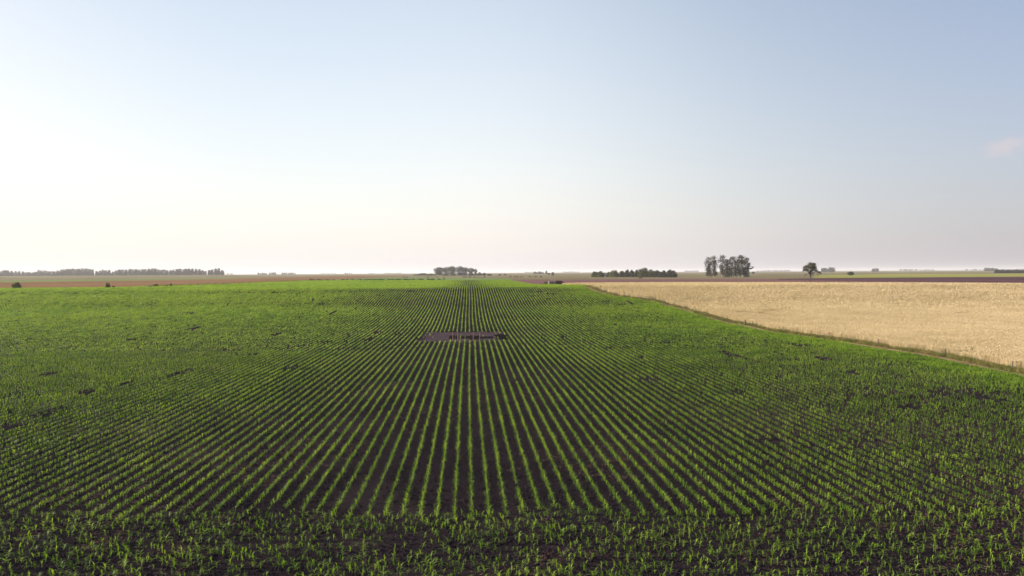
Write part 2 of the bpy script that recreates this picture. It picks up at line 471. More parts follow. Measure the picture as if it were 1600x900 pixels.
# soil under the maize: near part up to the tip of the wheat, then the far part to the field's end
yl = np.concatenate([np.arange(-24, TIP_Y, 2.0), [TIP_Y]])
strip('field_soil', yl, np.full(len(yl), -420.0), edge_x(yl), M['soil'], 0.02, 90)
band('far_field_soil', [(-500, 460), (0, 453.5), (300, 450), (480, 447.5), (905, 446.6)][:4] + [(840, 446.4)],
     [(-500, 457), (0, 451.7), (200, 450.2), (330, 446), (420, 441.7), (480, 439.4), (560, 438.7), (700, 438), (793, 437.8), (812, 441), (840, 445.6)],
     M['soil'], 0.025, 10, 120)

# wheat field, verge and farm track along the edge
FAR_W = lambda px: np.interp(px, [878, 900, 1000, 1200, 1600, 2200], [443.2, 442.5, 441.4, 441.6, 443.6, 447])
yw = np.arange(20, 340, 2.0)
wfar = pts([(p, FAR_W(p) + 2.4) for p in np.linspace(878, 2200, 60)])
WHEAT_POLY = np.array([(edge_x(y) + 3.0, y) for y in np.arange(20, TIP_Y, 4.0)] + [tuple(p[:2]) for p in wfar]
                      + [(420, 120), (300, 20)])
band('wheat_field', [(940, 459.5), (960, 463.5), (1000, 468.5), (1030, 474), (1060, 483.5), (1116, 500), (1206, 519.5), (1300, 532.5), (1371, 545.5), (1450, 557.5), (1500, 568), (1600, 588), (1720, 616), (2100, 712)],
     [(879, 445.4), (900, 445.0), (1000, 443.8), (1200, 444.0), (1600, 446.0), (2200, 449.4)], M['wheat_floor'], 0.03, 60, 120)
yt = np.concatenate([np.arange(10, TIP_Y, 2.0), [TIP_Y]])
ex = edge_x(yt)
wob = 0.25 * np.sin(yt / 6.0) + 0.15 * np.sin(yt / 2.7)
strip('dirt_track', yt, ex - 0.3 + wob * 0.5, ex + 1.0 + wob * 1.6, M['dirt'], 0.05, 5)
strip('grass_verge', yt, ex + 1.0 + wob * 1.6, ex + 4.0, M['verge_floor'], 0.045, 6)

# the far fields
brown_top = [(-400, 444.5), (0, 441.0), (200, 438.7), (300, 436.8), (400, 434.6), (480, 432.4), (560, 430.8), (640, 430.2)]
band('stubble_field', [(-400, 456.5), (0, 452.0), (200, 450.4), (330, 446.2), (420, 441.9), (480, 438.9), (520, 437.2), (590, 433.6), (640, 431.4)],
     brown_top, M['stubble'], 0.05, 16, 110)
band('green_pasture', [(-400, 444.5), (0, 441.0), (200, 438.7), (300, 436.8), (370, 435.3)],
     [(-400, 441), (0, 438.4), (200, 436.3), (300, 434.8), (370, 434.2)], M['strip_green'], 0.06, 8, 60)
band('near_pasture', [(500, 438.6), (560, 438.2), (700, 437.6), (800, 437.4)],
     [(500, 437.9), (590, 434.0), (640, 433.4), (800, 435.4)], M['strip_green'], 0.055, 8, 60)
band('ploughed_field', [(797, 438.3), (812, 441.2), (835, 445.0), (880, 445.4), (1000, 443.9), (1200, 444.1), (1600, 446.1), (2200, 449.5)],
     [(797, 437.0), (900, 436.8), (1000, 436.4), (1100, 435.8), (1200, 435.6), (1600, 433.3), (2200, 431.0)], M['plough'], 0.06, 14, 120)
band('dark_ploughed_field', [(1215, 437.4), (1270, 438.6), (1420, 440.2), (1600, 441.9), (2200, 445)],
     [(1215, 436.0), (1270, 434.8), (1420, 433.9), (1600, 432.6), (2200, 430.4)], M['plough_dark'], 0.09, 14, 80)
band('yellow_green_field', [(1272, 434.6), (1420, 433.7), (1600, 432.4), (2200, 430.2)],
     [(1272, 430.2), (1420, 428.2), (1600, 427.6), (2200, 425.4)], M['yellow_green'], 0.08, 12, 80)

# ------------------------------------------------------------------ plants (instanced prototypes)
def leaf_blade(base, az, length, width, lift, droop, segs=4):
    """one arching blade: rises at `lift`, bends over by `droop`"""
    V, Q = [], []
    p = np.array(base, float); ang = lift
    ca, sa = math.cos(az), math.sin(az)
    side = np.array([-sa, ca, 0])
    for i in range(segs + 1):
        t = i / segs
        w = width * (0.55 + 0.9 * t - 1.45 * t * t) if i < segs else 0.002
        V += [p - side * w / 2 + np.array((0, 0, 0.12 * w)), p + side * w / 2 + np.array((0, 0, 0.12 * w))]
        st = length / segs
        p = p + st * np.array([math.cos(ang) * ca, math.cos(ang) * sa, math.sin(ang)])
        ang -= droop / segs * (0.5 + t)
    for i in range(segs): Q.append((2*i, 2*i + 1, 2*i + 3, 2*i + 2))
    return np.array(V), np.array(Q)

def corn_plant(mb, x=0, y=0, s=1.0, nl=6, segs=5, stem=True, wide=1.0):
    plane = random.uniform(0, math.pi)
    h0 = 0.15 * s
    if stem: mb.tube([(x, y, -0.02), (x, y, h0)], [0.012 * s, 0.008 * s], 5)
    for i in range(nl):
        t = i / (nl - 1)
        az = plane + (i % 2) * math.pi + random.uniform(-.6, .6)
        L = s * (0.135 + 0.12 * math.sin(math.pi * (0.2 + 0.6 * t))) * random.uniform(.85, 1.15)
        lift = 0.72 + 0.50 * t + random.uniform(-.2, .2)
        droop = 3.1 - 0.7 * t + random.uniform(-.6, .5)
        if i == nl - 1: L *= .6; droop *= .6; lift = 1.3
        v, q = leaf_blade((x, y, h0 * (0.15 + 0.85 * t)), az, L, 0.036 * s * wide, lift, droop, segs)
        mb.add(v, q)

protos = bpy.data.collections.new("crop variants")
NEAR = []
def proto(name, mb, mat):
    me = mb.mesh(name); me.materials.append(mat)
    o = bpy.data.objects.new("v%03d" % len(protos.objects), me)
    protos.objects.link(o); return me
for k in range(8):                                   # 0..7 single plants
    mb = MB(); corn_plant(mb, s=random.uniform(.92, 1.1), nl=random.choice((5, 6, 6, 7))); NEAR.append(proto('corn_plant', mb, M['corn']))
for k in range(6):                                   # 8..13 one metre of a row (runs along local y)
    mb = MB()
    for j in range(6):
        corn_plant(mb, random.gauss(0, .025), -0.5 + (j + .5) / 6 + random.uniform(-.05, .05), random.uniform(.85, 1.2), 5, 3, False, 1.3)
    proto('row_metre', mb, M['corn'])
for k in range(6):                                   # 14..19 three metres of a row
    mb = MB()
    for j in range(17):
        corn_plant(mb, random.gauss(0, .03), -1.5 + 3 * (j + .5) / 17 + random.uniform(-.06, .06), random.uniform(.9, 1.25), 5, 2, False, 1.6)
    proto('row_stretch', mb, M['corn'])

def scatter(name, P, rot, scl, idx, coll, kind='stuff', label=None, cat=None):
    """ONE object whose points carry the crop variants"""
    me = bpy.data.meshes.new(name)
    me.vertices.add(len(P)); me.vertices.foreach_set("co", np.asarray(P, np.float32).ravel())
    a = me.attributes.new('turn', 'FLOAT_VECTOR', 'POINT'); a.data.foreach_set("vector", np.asarray(rot, np.float32).ravel())
    a = me.attributes.new('size', 'FLOAT_VECTOR', 'POINT'); a.data.foreach_set("vector", np.asarray(scl, np.float32).ravel())
    a = me.attributes.new('variant', 'INT', 'POINT'); a.data.foreach_set("value", np.asarray(idx, np.int32))
    o = link(name, me)
    ng = bpy.data.node_groups.new(name, 'GeometryNodeTree')
    ng.interface.new_socket('Geometry', in_out='INPUT', socket_type='NodeSocketGeometry')
    ng.interface.new_socket('Geometry', in_out='OUTPUT', socket_type='NodeSocketGeometry')
    n, l = ng.nodes, ng.links
    gi, go = n.new('NodeGroupInput'), n.new('NodeGroupOutput')
    ci = n.new('GeometryNodeCollectionInfo'); ci.inputs['Collection'].default_value = coll
    ci.inputs['Separate Children'].default_value = True; ci.inputs['Reset Children'].default_value = True
    ip = n.new('GeometryNodeInstanceOnPoints'); ip.inputs['Pick Instance'].default_value = True
    def attr(nm, t):
        x = n.new('GeometryNodeInputNamedAttribute'); x.data_type = t; x.inputs['Name'].default_value = nm
        return x.outputs['Attribute']
    l.new(gi.outputs[0], ip.inputs['Points']); l.new(ci.outputs[0], ip.inputs['Instance'])
    l.new(attr('variant', 'INT'), ip.inputs['Instance Index'])
    l.new(attr('turn', 'FLOAT_VECTOR'), ip.inputs['Rotation']); l.new(attr('size', 'FLOAT_VECTOR'), ip.inputs['Scale'])
    l.new(ip.outputs[0], go.inputs[0])
    md = o.modifiers.new('plants', 'NODES'); md.node_group = ng
    return tag(o, label, cat, kind=kind)

def vnoise(x, y, s, seed=0):
    """smooth value noise in 0..1"""
    r = np.random.default_rng(seed + 11); T = r.random((256, 256))
    u, v = x / s, y / s
    i, j = np.floor(u).astype(int), np.floor(v).astype(int)
    fu, fv = u - i, v - j
    fu = fu * fu * (3 - 2 * fu); fv = fv * fv * (3 - 2 * fv)
    g = lambda a, b: T[a % 256, b % 256]
    return (g(i, j) * (1 - fu) * (1 - fv) + g(i + 1, j) * fu * (1 - fv) + g(i, j + 1) * (1 - fu) * fv + g(i + 1, j + 1) * fu * fv)

def uv_xy(u, v): return np.stack([u * ROW_N[0] + v * ROW_D[0], u * ROW_N[1] + v * ROW_D[1]], -1)
def xy_uv(p):
    p = np.asarray(p, float)[..., :2]
    return p @ ROW_N, p @ ROW_D

# bare spots seen in the field: (pixel, half length along the row, half width across)
GAPS = [((280, 585), 4.5, .7), ((453, 577), 3.5, 1.0), ((200, 602), 3, .6), ((83, 646), 3, .9), ((131, 615), 2, .8), ((78, 586), 2, .9),
        ((215, 530), 6, .9), ((433, 524), 5, 1.0), ((22, 671), 1.5, 1.0), ((1146, 557), 6, .8), ((1238, 540), 6, .8), ((1235, 564), 2, 1.0),
        ((1212, 553), 2.5, .7), ((1262, 552), 3, .7), ((1289, 563), 3, 1.0), ((1017, 596), 1.6, 1.2), ((640, 725), .5, .3), ((795, 735), .6, .3),
        ((705, 733), .5, .3), ((745, 722), .5, .3), ((657, 715), .4, .3), ((613, 712), .4, .3), ((1040, 478), 4, .6), ((985, 474), 4, .6),
        ((1203, 695), 1.2, .7), ((1475, 611), 1.2, .6), ((1380, 770), .9, .5), ((1405, 775), .9, .4), ((1000, 560), 2, .5),
        ((575, 532), 5, .7), ((590, 521), 4, .8), ((850, 525), 3, .5), ((880, 528), 3, .6), ((620, 524), 3, .7), ((820, 522), 3, .7), ((1330, 585), 2.5, .6),
        ((1420, 640), 1.2, .6), ((350, 480), 7, .7), ((120, 490), 7, .7), ((520, 490), 6, .5), ((60, 520), 4, .7), ((300, 515), 6, .8)]
GP = [(xy_uv(hit(*p)), a, b) for p, a, b in GAPS]
ra, rb = xy_uv(hit(661, 520.5)), xy_uv(hit(792, 533.0))
rc, rd_ = xy_uv(hit(792, 520.5)), xy_uv(hit(661, 533.0))
BARE_V = (min(rb[1], rd_[1]), max(ra[1], rc[1]))
BARE_U = (float((ra[0] + rd_[0]) / 2), float((rb[0] + rc[0]) / 2))

def keep_mask(P, base=0.965):
    x, y = P[:, 0], P[:, 1]
    u, v = xy_uv(P)
    k = rng.random(len(P)) < base
    wob = (vnoise(x, y, .9, 3) - 0.5) * 1.7
    for (gu, gv), a, b in GP:
        k &= ((((u - gu) / (b * .8)) ** 2 + ((v - gv) / (a * .62)) ** 2 + wob) > 1.0) | (rng.random(len(P)) < .16)
    rag = (vnoise(x, y, 1.3, 77) - .5) * 3.0
    k &= ~((u > BARE_U[0] + rag) & (u < BARE_U[1] - rag) & (v > BARE_V[0] + rag * .8) & (v < BARE_V[1] - rag * .8) & (rng.random(len(P)) < .90))
    th = vnoise(x, y, 2.6, 1) * 0.6 + vnoise(x, y, 9.0, 2) * 0.4       # thin stands
    k &= ~((th < 0.15) & (rng.random(len(P)) < 0.7))
    poor = sstep(8, 26, x) * (1 - sstep(60, 95, y)) * (.25 + .75 * vnoise(x, y, 5.0, 14))   # poorer stand on the right
    k &= rng.random(len(P)) > .38 * poor
    return k

A_P, A_R, A_S, A_I = [], [], [], []
def emit(P, rotz, s, idx, tilt=0.0):
    z = height(P[:, 0], P[:, 1]) + 0.02
    A_P.append(np.column_stack([P, z]))
    r = np.zeros((len(P), 3)); r[:, 2] = rotz
    if tilt: r[:, :2] = rng.normal(0, tilt, (len(P), 2))
    A_R.append(r); A_S.append(np.asarray(s) if np.ndim(s) == 2 else np.repeat(np.asarray(s)[:, None], 3, 1)); A_I.append(idx)

SPACING = 0.70
HEAD = 27.9
def vigor(P):
    u, v = xy_uv(P)
    return ((0.70 + 0.20 * vnoise(P[:, 0], P[:, 1], 14.0, 5) + 0.24 * vnoise(u * 2.2, v * .55, 1.6, 6)) * (1 + .18 * sstep(95, 150, P[:, 1]))
            * (1 + .42 * sstep(105, 178, P[:, 1]) * sstep(14, 54, np.abs(u))))
def in_view(P, m=8.0):
    return np.abs(P[:, 0]) < 0.745 * P[:, 1] + m

def row_grid(v0, v1, step):
    umax = 0.76 * v1 + 40
    ks = np.arange(-int(umax / SPACING), int(umax / SPACING) + 1)
    vs = np.arange(v0, v1, step)
    U, V = np.meshgrid(ks * SPACING, vs, indexing='ij')
    return U.ravel(), V.ravel()

# single plants, near rows
U, V = row_grid(HEAD - 4, 92, 0.145)
V = V + rng.normal(0, .035, len(V)); U = U + rng.normal(0, .024, len(U)) + 0.05 * np.sin(V / 13.0 + np.floor(U) * .2)
P = uv_xy(U, V)
head_line = HEAD + 0.9 * (vnoise(P[:, 0], P[:, 1] * 0, 2.3, 8) - .5) * 2
m = (P[:, 1] > head_line) & (P[:, 1] < 88) & in_view(P) & in_poly(P, CORN_POLY)
P = P[m]; P = P[keep_mask(P)]
emit(P, rng.uniform(0, 6.28, len(P)), vigor(P) * rng.normal(1, .10, len(P)), rng.integers(0, 8, len(P)), 0.12)
# metre lengths
U, V = row_grid(84, 226, 1.0)
V = V + rng.uniform(-.1, .1, len(V)); U = U + rng.normal(0, .02, len(U)) + 0.05 * np.sin(V / 13.0 + np.floor(U) * .2)
P = uv_xy(U, V)
m = (P[:, 1] >= 88) & (P[:, 1] < 216) & in_view(P, 12) & in_poly(P, CORN_POLY)
P = P[m]; P = P[keep_mask(P, .985)]
s = vigor(P)[:, None] * np.column_stack([rng.normal(1, .12, len(P)), np.ones(len(P)), rng.normal(1, .14, len(P))])
emit(P, ROW_A + np.where(rng.random(len(P)) < .5, 0, math.pi), s, rng.integers(8, 14, len(P)))
# three metre lengths, the far part
U, V = row_grid(205, 470, 3.0)
V = V + rng.uniform(-.3, .3, len(V))
P = uv_xy(U, V)
m = (P[:, 1] >= 216) & in_view(P, 20) & in_poly(P, CORN_POLY)
P = P[m]; P = P[keep_mask(P, .99)]
s = np.column_stack([rng.normal(1, .1, len(P)), np.ones(len(P)), rng.normal(1, .13, len(P))]) * vigor(P)[:, None]
emit(P, ROW_A + np.where(rng.random(len(P)) < .5, 0, math.pi), s, rng.integers(14, 20, len(P)))
# rank growth beside the track
n_ = 22000
yy = rng.uniform(30, TIP_Y, n_); P = np.column_stack([edge_x(yy) - np.abs(rng.normal(0, 3.2, n_)) - .7, yy])
P = P[in_view(P) & in_poly(P, CORN_POLY) & (vnoise(P[:, 0], P[:, 1], 3.0, 21) > .22)]
emit(P, rng.uniform(0, 6.28, len(P)), rng.normal(.95, .2, len(P)), rng.integers(0, 8, len(P)), .2)

# headland: rows sown across, nearest the camera; the nearest plants are things of their own
vs = np.arange(13.0, HEAD + 0.6, 0.58)
H_P = []
for i, v in enumerate(vs):
    u = np.arange(-0.78 * v - 6, 0.78 * v + 6, 0.19)
    u = u + rng.normal(0, .04, len(u)); vv = v + rng.normal(0, .15, len(u)) + 0.12 * np.sin(u / 5.0 + i)
    H_P.append(np.stack([u, vv], -1))
H_P = np.concatenate(H_P)
m = H_P[:, 1] < HEAD + 0.7 * (vnoise(H_P[:, 0], H_P[:, 0] * 0, 2.3, 8) - .5) * 2 + .3
H_P = H_P[m]
th = vnoise(H_P[:, 0], H_P[:, 1], 1.5, 31) * .6 + vnoise(H_P[:, 0], H_P[:, 1], 5.0, 32) * .4
H_P = H_P[(rng.random(len(H_P)) < .9) & ((th > .27) | (rng.random(len(H_P)) < .45)) & in_poly(H_P, CORN_POLY)]
hz = height(H_P[:, 0], H_P[:, 1])
inv = CAM_M.transposed()
d = np.column_stack([H_P, hz + .2 - EYE]) @ np.array(inv).T
px = 800 + F * d[:, 0] / -d[:, 2]; py = 450 - F * d[:, 1] / -d[:, 2]
vis = (px > -5) & (px < 1605) & (py < 899) & (py > 700)
order = np.argsort(-py + np.where(vis, 0, 1e6))
near_i = order[:298]
rest = np.setdiff1d(np.arange(len(H_P)), near_i)
P = H_P[rest]
emit(P, rng.uniform(0, 6.28, len(P)), rng.normal(.87, .16, len(P)), rng.integers(0, 8, len(P)), .14)
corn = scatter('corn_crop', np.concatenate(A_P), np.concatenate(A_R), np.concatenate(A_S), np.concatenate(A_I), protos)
n_corn = sum(len(a) for a in A_P)
for j, i in enumerate(near_i):
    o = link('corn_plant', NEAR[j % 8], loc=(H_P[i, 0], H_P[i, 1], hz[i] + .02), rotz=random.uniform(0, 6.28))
    s = float(np.clip(random.gauss(.87, .15), .55, 1.25)); o.scale = (s, s, s)
    tag(o, 'small green maize plant in the nearest strip along the bottom edge of the photo', 'maize plant',
        'maize plants along the bottom edge of the photo')

# ------------------------------------------------------------------ wheat, verge grass, straw bits
def blade_fan(mb, x, y, h, w, lean, ear=0.0, earw=0.0):
    az = random.uniform(0, math.pi); dx, dy = math.cos(az) * w / 2, math.sin(az) * w / 2
    la = random.uniform(0, 6.28); lx, ly = math.cos(la) * lean * h, math.sin(la) * lean * h
    v = [(x - dx, y - dy, 0), (x + dx, y + dy, 0), (x + lx + dx * .7, y + ly + dy * .7, h), (x + lx - dx * .7, y + ly - dy * .7, h)]
    mb.add(v, [(0, 1, 2, 3)])
    if ear:
        k = earw / w
        ex_, ey_ = x + lx, y + ly
        ox, oy = math.cos(la) * ear * .5, math.sin(la) * ear * .5
        mb.add([(ex_ - dx*k, ey_ - dy*k, h - .01), (ex_ + dx*k, ey_ + dy*k, h - .01), (ex_ + ox + dx*k*.6, ey_ + oy + dy*k*.6, h + ear*.8), (ex_ + ox - dx*k*.6, ey_ + oy - dy*k*.6, h + ear*.8)], [(0, 1, 2, 3)])

wcol = bpy.data.collections.new("wheat variants")
def wproto(mb, mat, c):
    me = mb.mesh('tuft'); me.materials.append(mat)
    o = bpy.data.objects.new("w%03d" % len(c.objects), me); c.objects.link(o)
for k in range(5):                                   # near: 0.9 m tufts
    mb = MB()
    for j in range(80):
        a, r = random.uniform(0, 6.28), .5 * math.sqrt(random.random())
        blade_fan(mb, r * math.cos(a), r * math.sin(a), random.gauss(.66, .035), .014, random.uniform(.02, .2), .10, .028)
    wproto(mb, M['wheat'], wcol)
for k in range(4):                                   # far: 2.4 m patches
    mb = MB()
    for j in range(130):
        blade_fan(mb, random.uniform(-1.3, 1.3), random.uniform(-1.3, 1.3), random.gauss(.66, .035), .035, random.uniform(.02, .2), .11, .06)
    wproto(mb, M['wheat'], wcol)
B_P, B_S, B_I = [], [], []
for (y0, y1, step, lo, hi) in ((40, 150, 0.58, 0, 5), (150, 330, 1.5, 5, 9)):
    gx = np.arange(0, 0.78 * y1 + 30, step); gy = np.arange(y0, y1, step)
    X, Y = np.meshgrid(gx, gy); P = np.column_stack([X.ravel(), Y.ravel()]) + rng.uniform(-step * .4, step * .4, (X.size, 2))
    P = P[in_view(P, 14) & in_poly(P, WHEAT_POLY)]
    hh = vnoise(P[:, 0], P[:, 1], 3.0, 41) * .5 + vnoise(P[:, 0] * .4, P[:, 1], 7.0, 42) * .5
    hv = 0.94 + .10 * hh
    hv = np.where(hh < .22, hv * .8, hv)             # lodged spots
    B_P.append(np.column_stack([P, height(P[:, 0], P[:, 1]) + .03])); B_I.append(rng.integers(lo, hi, len(P)))
    B_S.append(np.column_stack([np.ones(len(P)), np.ones(len(P)), hv]))
BP = np.concatenate(B_P); br = np.zeros((len(BP), 3)); br[:, 2] = rng.uniform(0, 6.28, len(BP))
scatter('wheat_crop', BP, br, np.concatenate(B_S), np.concatenate(B_I), wcol)

vcol = bpy.data.collections.new("verge variants")
for k in range(5):
    mb = MB()
    for j in range(26):
        v, q = leaf_blade((random.gauss(0, .09), random.gauss(0, .09), 0), random.uniform(0, 6.28), random.uniform(.25, .75), .018,
                          random.uniform(1.0, 1.5), random.uniform(.2, 1.3), 3)
        mb.add(v, q)
    wproto(mb, M['verge'], vcol)
n_ = 9000
yy = 36 + (TIP_Y - 36) * rng.random(n_) ** 1.25
xx = edge_x(yy) + .75 + 2.3 * rng.random(n_) ** .75 + .4 * np.sin(yy / 6.0)
P = np.column_stack([xx, yy]); P = P[in_view(P)]
s = rng.normal(.52, .14, len(P)) * (0.7 + .6 * vnoise(P[:, 0], P[:, 1], 4.0, 51))
# weeds along the boundary of the stubble field
lp = pts([(225, 449.8), (260, 448.5), (300, 447.3), (330, 446.1), (380, 443.8), (420, 441.9), (450, 440.6), (480, 439.4)])
tt = rng.random(1500) * (len(lp) - 1); ii = tt.astype(int); ff = (tt - ii)[:, None]
Q = (lp[ii] * (1 - ff) + lp[ii + 1] * ff)[:, :2] + rng.normal(0, .6, (1500, 2)) + np.array([0, 1.2])
P2 = np.concatenate([P, Q]); s2 = np.concatenate([s, rng.normal(1.3, .35, 1500)])
vr = np.zeros((len(P2), 3)); vr[:, 2] = rng.uniform(0, 6.28, len(P2))
scatter('verge_grass', np.column_stack([P2, height(P2[:, 0], P2[:, 1]) + .04]), vr, np.repeat(s2[:, None], 3, 1), rng.integers(0, 5, len(P2)), vcol)

rcol = bpy.data.collections.new("straw variants")
for k in range(5):
    mb = MB()
    for j in range(7):
        L, w, a = random.uniform(.04, .16), random.uniform(.006, .016), random.uniform(0, 6.28)
        cx, cy = random.gauss(0, .16), random.gauss(0, .16); dx, dy = math.cos(a), math.sin(a)
        z = random.uniform(.01, .04)
        mb.add([(cx - dx*L/2 - dy*w, cy - dy*L/2 + dx*w, z), (cx - dx*L/2 + dy*w, cy - dy*L/2 - dx*w, z),
                (cx + dx*L/2 + dy*w, cy + dy*L/2 - dx*w, z + .02), (cx + dx*L/2 - dy*w, cy + dy*L/2 + dx*w, z + .02)], [(0, 1, 2, 3)])
    wproto(mb, M['residue'], rcol)
n_ = 26000
yy = 16 + 74 * rng.random(n_) ** .8; xx = rng.uniform(-1, 1, n_) * (.745 * yy + 5)
P = np.column_stack([xx, yy])
dens = vnoise(xx, yy, 6.0, 61) * .6 + .4 * vnoise(xx, yy, 1.7, 62) + .33 * sstep(0, 25, xx)
P = P[(dens > .62) & in_poly(P, CORN_POLY)]
vr = np.zeros((len(P), 3)); vr[:, 2] = rng.uniform(0, 6.28, len(P))
scatter('straw_residue', np.column_stack([P, height(P[:, 0], P[:, 1]) + .025]), vr, np.ones((len(P), 3)), rng.integers(0, 5, len(P)), rcol)

ccol = bpy.data.collections.new("clod variants")
M['clod'] = ground_mat('soil clods', [(.018,.014,.017), (.032,.023,.026), (.06,.043,.042)], 0.4, 6.0, bump=0.6)
for k in range(4):
    mb = MB()
    for j in range(6):
        cx, cy, r0 = random.gauss(0, .2), random.gauss(0, .2), random.uniform(.015, .05)
        ring = [(cx + r0 * random.uniform(.7, 1.3) * math.cos(a), cy + r0 * random.uniform(.7, 1.3) * math.sin(a), -.01) for a in np.linspace(0, 6.28, 6)[:-1]]
        tp = [(cx + (p[0] - cx) * .55, cy + (p[1] - cy) * .55, r0 * random.uniform(.5, 1.1)) for p in ring]
        mb.add(ring + tp + [(cx, cy, r0 * .95)], [(i, (i + 1) % 5, 5 + (i + 1) % 5, 5 + i) for i in range(5)] + [(5 + i, 5 + (i + 1) % 5, 10, 10) for i in range(5)])
    wproto(mb, M['clod'], ccol)
n_ = 30000
yy = 17 + 55 * rng.random(n_) ** .9; xx = rng.uniform(-1, 1, n_) * (.745 * yy + 5)
P = np.column_stack([xx, yy]); P = P[(vnoise(xx, yy, 2.2, 64) > .3) & in_poly(P, CORN_POLY)]
vr = np.zeros((len(P), 3)); vr[:, 2] = rng.uniform(0, 6.28, len(P))
scatter('soil_clods', np.column_stack([P, height(P[:, 0], P[:, 1]) + .02]), vr, np.repeat(rng.uniform(.6, 1.5, (len(P), 1)), 3, 1), rng.integers(0, 4, len(P)), ccol)

# ------------------------------------------------------------------ the bare rectangle in the rows
def patch(name, u0, u1, v0, v1, mat, dz, rag=0.25, seed=0):
    nu, nv = 40, 24
    u, v = np.meshgrid(np.linspace(0, 1, nu), np.linspace(0, 1, nv))
    U = u0 + (u1 - u0) * u; V = v0 + (v1 - v0) * v
    e = np.minimum(np.minimum(u, 1 - u), np.minimum(v, 1 - v)) < .001
    U = U + np.where(e, rag * (vnoise(V * 3, U * 3, 1.7, seed) - .5) * 2, 0); V = V + np.where(e, rag * (vnoise(U * 3, V * 3, 1.7, seed + 1) - .5) * 2, 0)
    P = uv_xy(U.ravel(), V.ravel())
    return tag(link(name, mesh_np(name, np.column_stack([P, height(P[:, 0], P[:, 1]) + dz]), grid_quads(nv, nu), True), mat), kind='structure')
patch('bare_soil', BARE_U[0] + .2, BARE_U[1] - .2, BARE_V[0] - .3, BARE_V[1] + .3, M['bare'], .03, 1.3, 70)
def uv_of(px, py):
    u, v = xy_uv(hit(px, py)); return float(u), float(v)
for (x0, x1, y0, y1) in ((701, 711, 530.5, 524.5), (712, 716, 530.5, 524.5), (719, 734, 530, 526), (734, 739.5, 531, 524.5), (741, 750, 530.5, 525), (752, 760, 529.5, 526), (762, 768, 529.5, 526), (776, 791, 531.5, 522.5)):
    a, b = uv_of(x0, y0), uv_of(x1, y1)
    patch('damp_soil', min(a[0], b[0]), max(a[0], b[0]), a[1], b[1], M['damp'], .04, .25, int(x0))
for k, (sx, word) in enumerate(((707.5, 'leftmost'), (715.5, 'second from left'), (739.5, 'third from left'), (749.5, 'rightmost'))):
    p = hit(sx, 533.0)
    mb = MB(); hgt_ = 1.25 + .1 * (k % 2)
    mb.tube([(0, 0, -.1), (.01, .01, hgt_ * .5), (.03 * (k - 1), 0, hgt_)], [.065, .06, .05], 8)
    mb.box((.03 * (k - 1), 0, hgt_ + .02), (.13, .13, .05))
    tag(link('stake', mb.mesh('stake', True), M['red_post'], loc=p),
        f'reddish stake standing in the bare rectangle among the maize rows, {word} of four', 'stake', 'stakes in the bare rectangle')

# ------------------------------------------------------------------ fence by the wheat
fx = []
fr = empty('wire_fence', (0, 0, 0))
tag(fr, 'low wire fence on dark wooden posts along the grassy verge beside the wheat', 'fence')
for i, px_ in enumerate((975, 1164)):
    py_ = float(np.interp(px_, [p[0] for p in EDGE_PX], [p[1] for p in EDGE_PX])) - 1.0
    p = hit(px_, py_)
    hpx = 1.55 if i == 0 else 1.15
    mb = MB(); mb.tube([(0, 0, -.2), (.01, 0, hpx * .6), (.02, 0, hpx)], [.12, .11, .10], 7)
    link('post', mb.mesh('post', True), M['post'], fr, p); fx.append(p)
for y in list(np.arange(46, 232, 11.0)):
    x = float(edge_x(y)) + 2.0; z = hgt(x, y)
    mb = MB(); hh = random.uniform(.85, 1.0)
    mb.tube([(0, 0, -.2), (random.gauss(0, .02), 0, hh)], [.045, .04], 6)
    link('post', mb.mesh('post', True), M['post'], fr, (x, y, z)); fx.append((x, y, z))
mb = MB()
for hh in (.4, .75):
    yy = np.arange(46, 224, 11.0)
    mb.tube([(float(edge_x(y)) + 2.0, y, hgt(float(edge_x(y)) + 2.0, y) + hh) for y in yy], .004, 4)
link('wire', mb.mesh('wire'), M['steel'], fr)

# ------------------------------------------------------------------ trees
def clump3(p, s, seed):
    return (np.sin(p[:, 0] * s + seed) * np.sin(p[:, 1] * s * 1.13 + seed * 1.7) * np.sin(p[:, 2] * s * .93 + seed * .6)
            + .5 * np.sin(p[:, 0] * s * 2.3 + seed * 2) * np.sin(p[:, 2] * s * 2.1 + p[:, 1] * s * 1.9))

def crown_mesh(name, lobes, leaf, dens, seed, gap=0.25):
    """many small leaf sprays spread through the given lobes (cx, cy, cz, rx, ry, rz)"""
    r = np.random.default_rng(seed)
    C = []
    for (cx, cy, cz, rx, ry, rz) in lobes:
        n = int(5.6 * dens * (rx * ry * rz) ** (2 / 3) / leaf ** 2)
        q = r.normal(size=(n, 3)); q /= np.linalg.norm(q, axis=1)[:, None]
        rad = r.random(n) ** .45
        lump = 1 + .28 * clump3(q * 3.0, 1.6, seed + cx)
        q = q * (rad * lump)[:, None] * np.array([rx, ry, rz]) + np.array([cx, cy, cz])
        C.append(q[clump3(q, 1.9 / max(.5, (rx + rz) / 2), seed * 1.3 + cz) > -gap * 2.2])
    C = np.concatenate(C); n = len(C)
    s = leaf * r.uniform(.55, 1.35, n)
    a = r.normal(size=(n, 3)); a[:, 2] *= .6; a /= np.linalg.norm(a, axis=1)[:, None]
    b = np.cross(a, r.normal(size=(n, 3))); b /= np.linalg.norm(b, axis=1)[:, None] + 1e-9
    c = np.cross(a, b)
    V = np.stack([C - a * s[:, None] * .6, C + b * s[:, None] * .38 + c * s[:, None] * .12, C + a * s[:, None] * .62, C - b * s[:, None] * .36 + c * s[:, None] * .1], 1).reshape(-1, 3)
    return mesh_np(name, V, np.arange(4 * n).reshape(-1, 4))

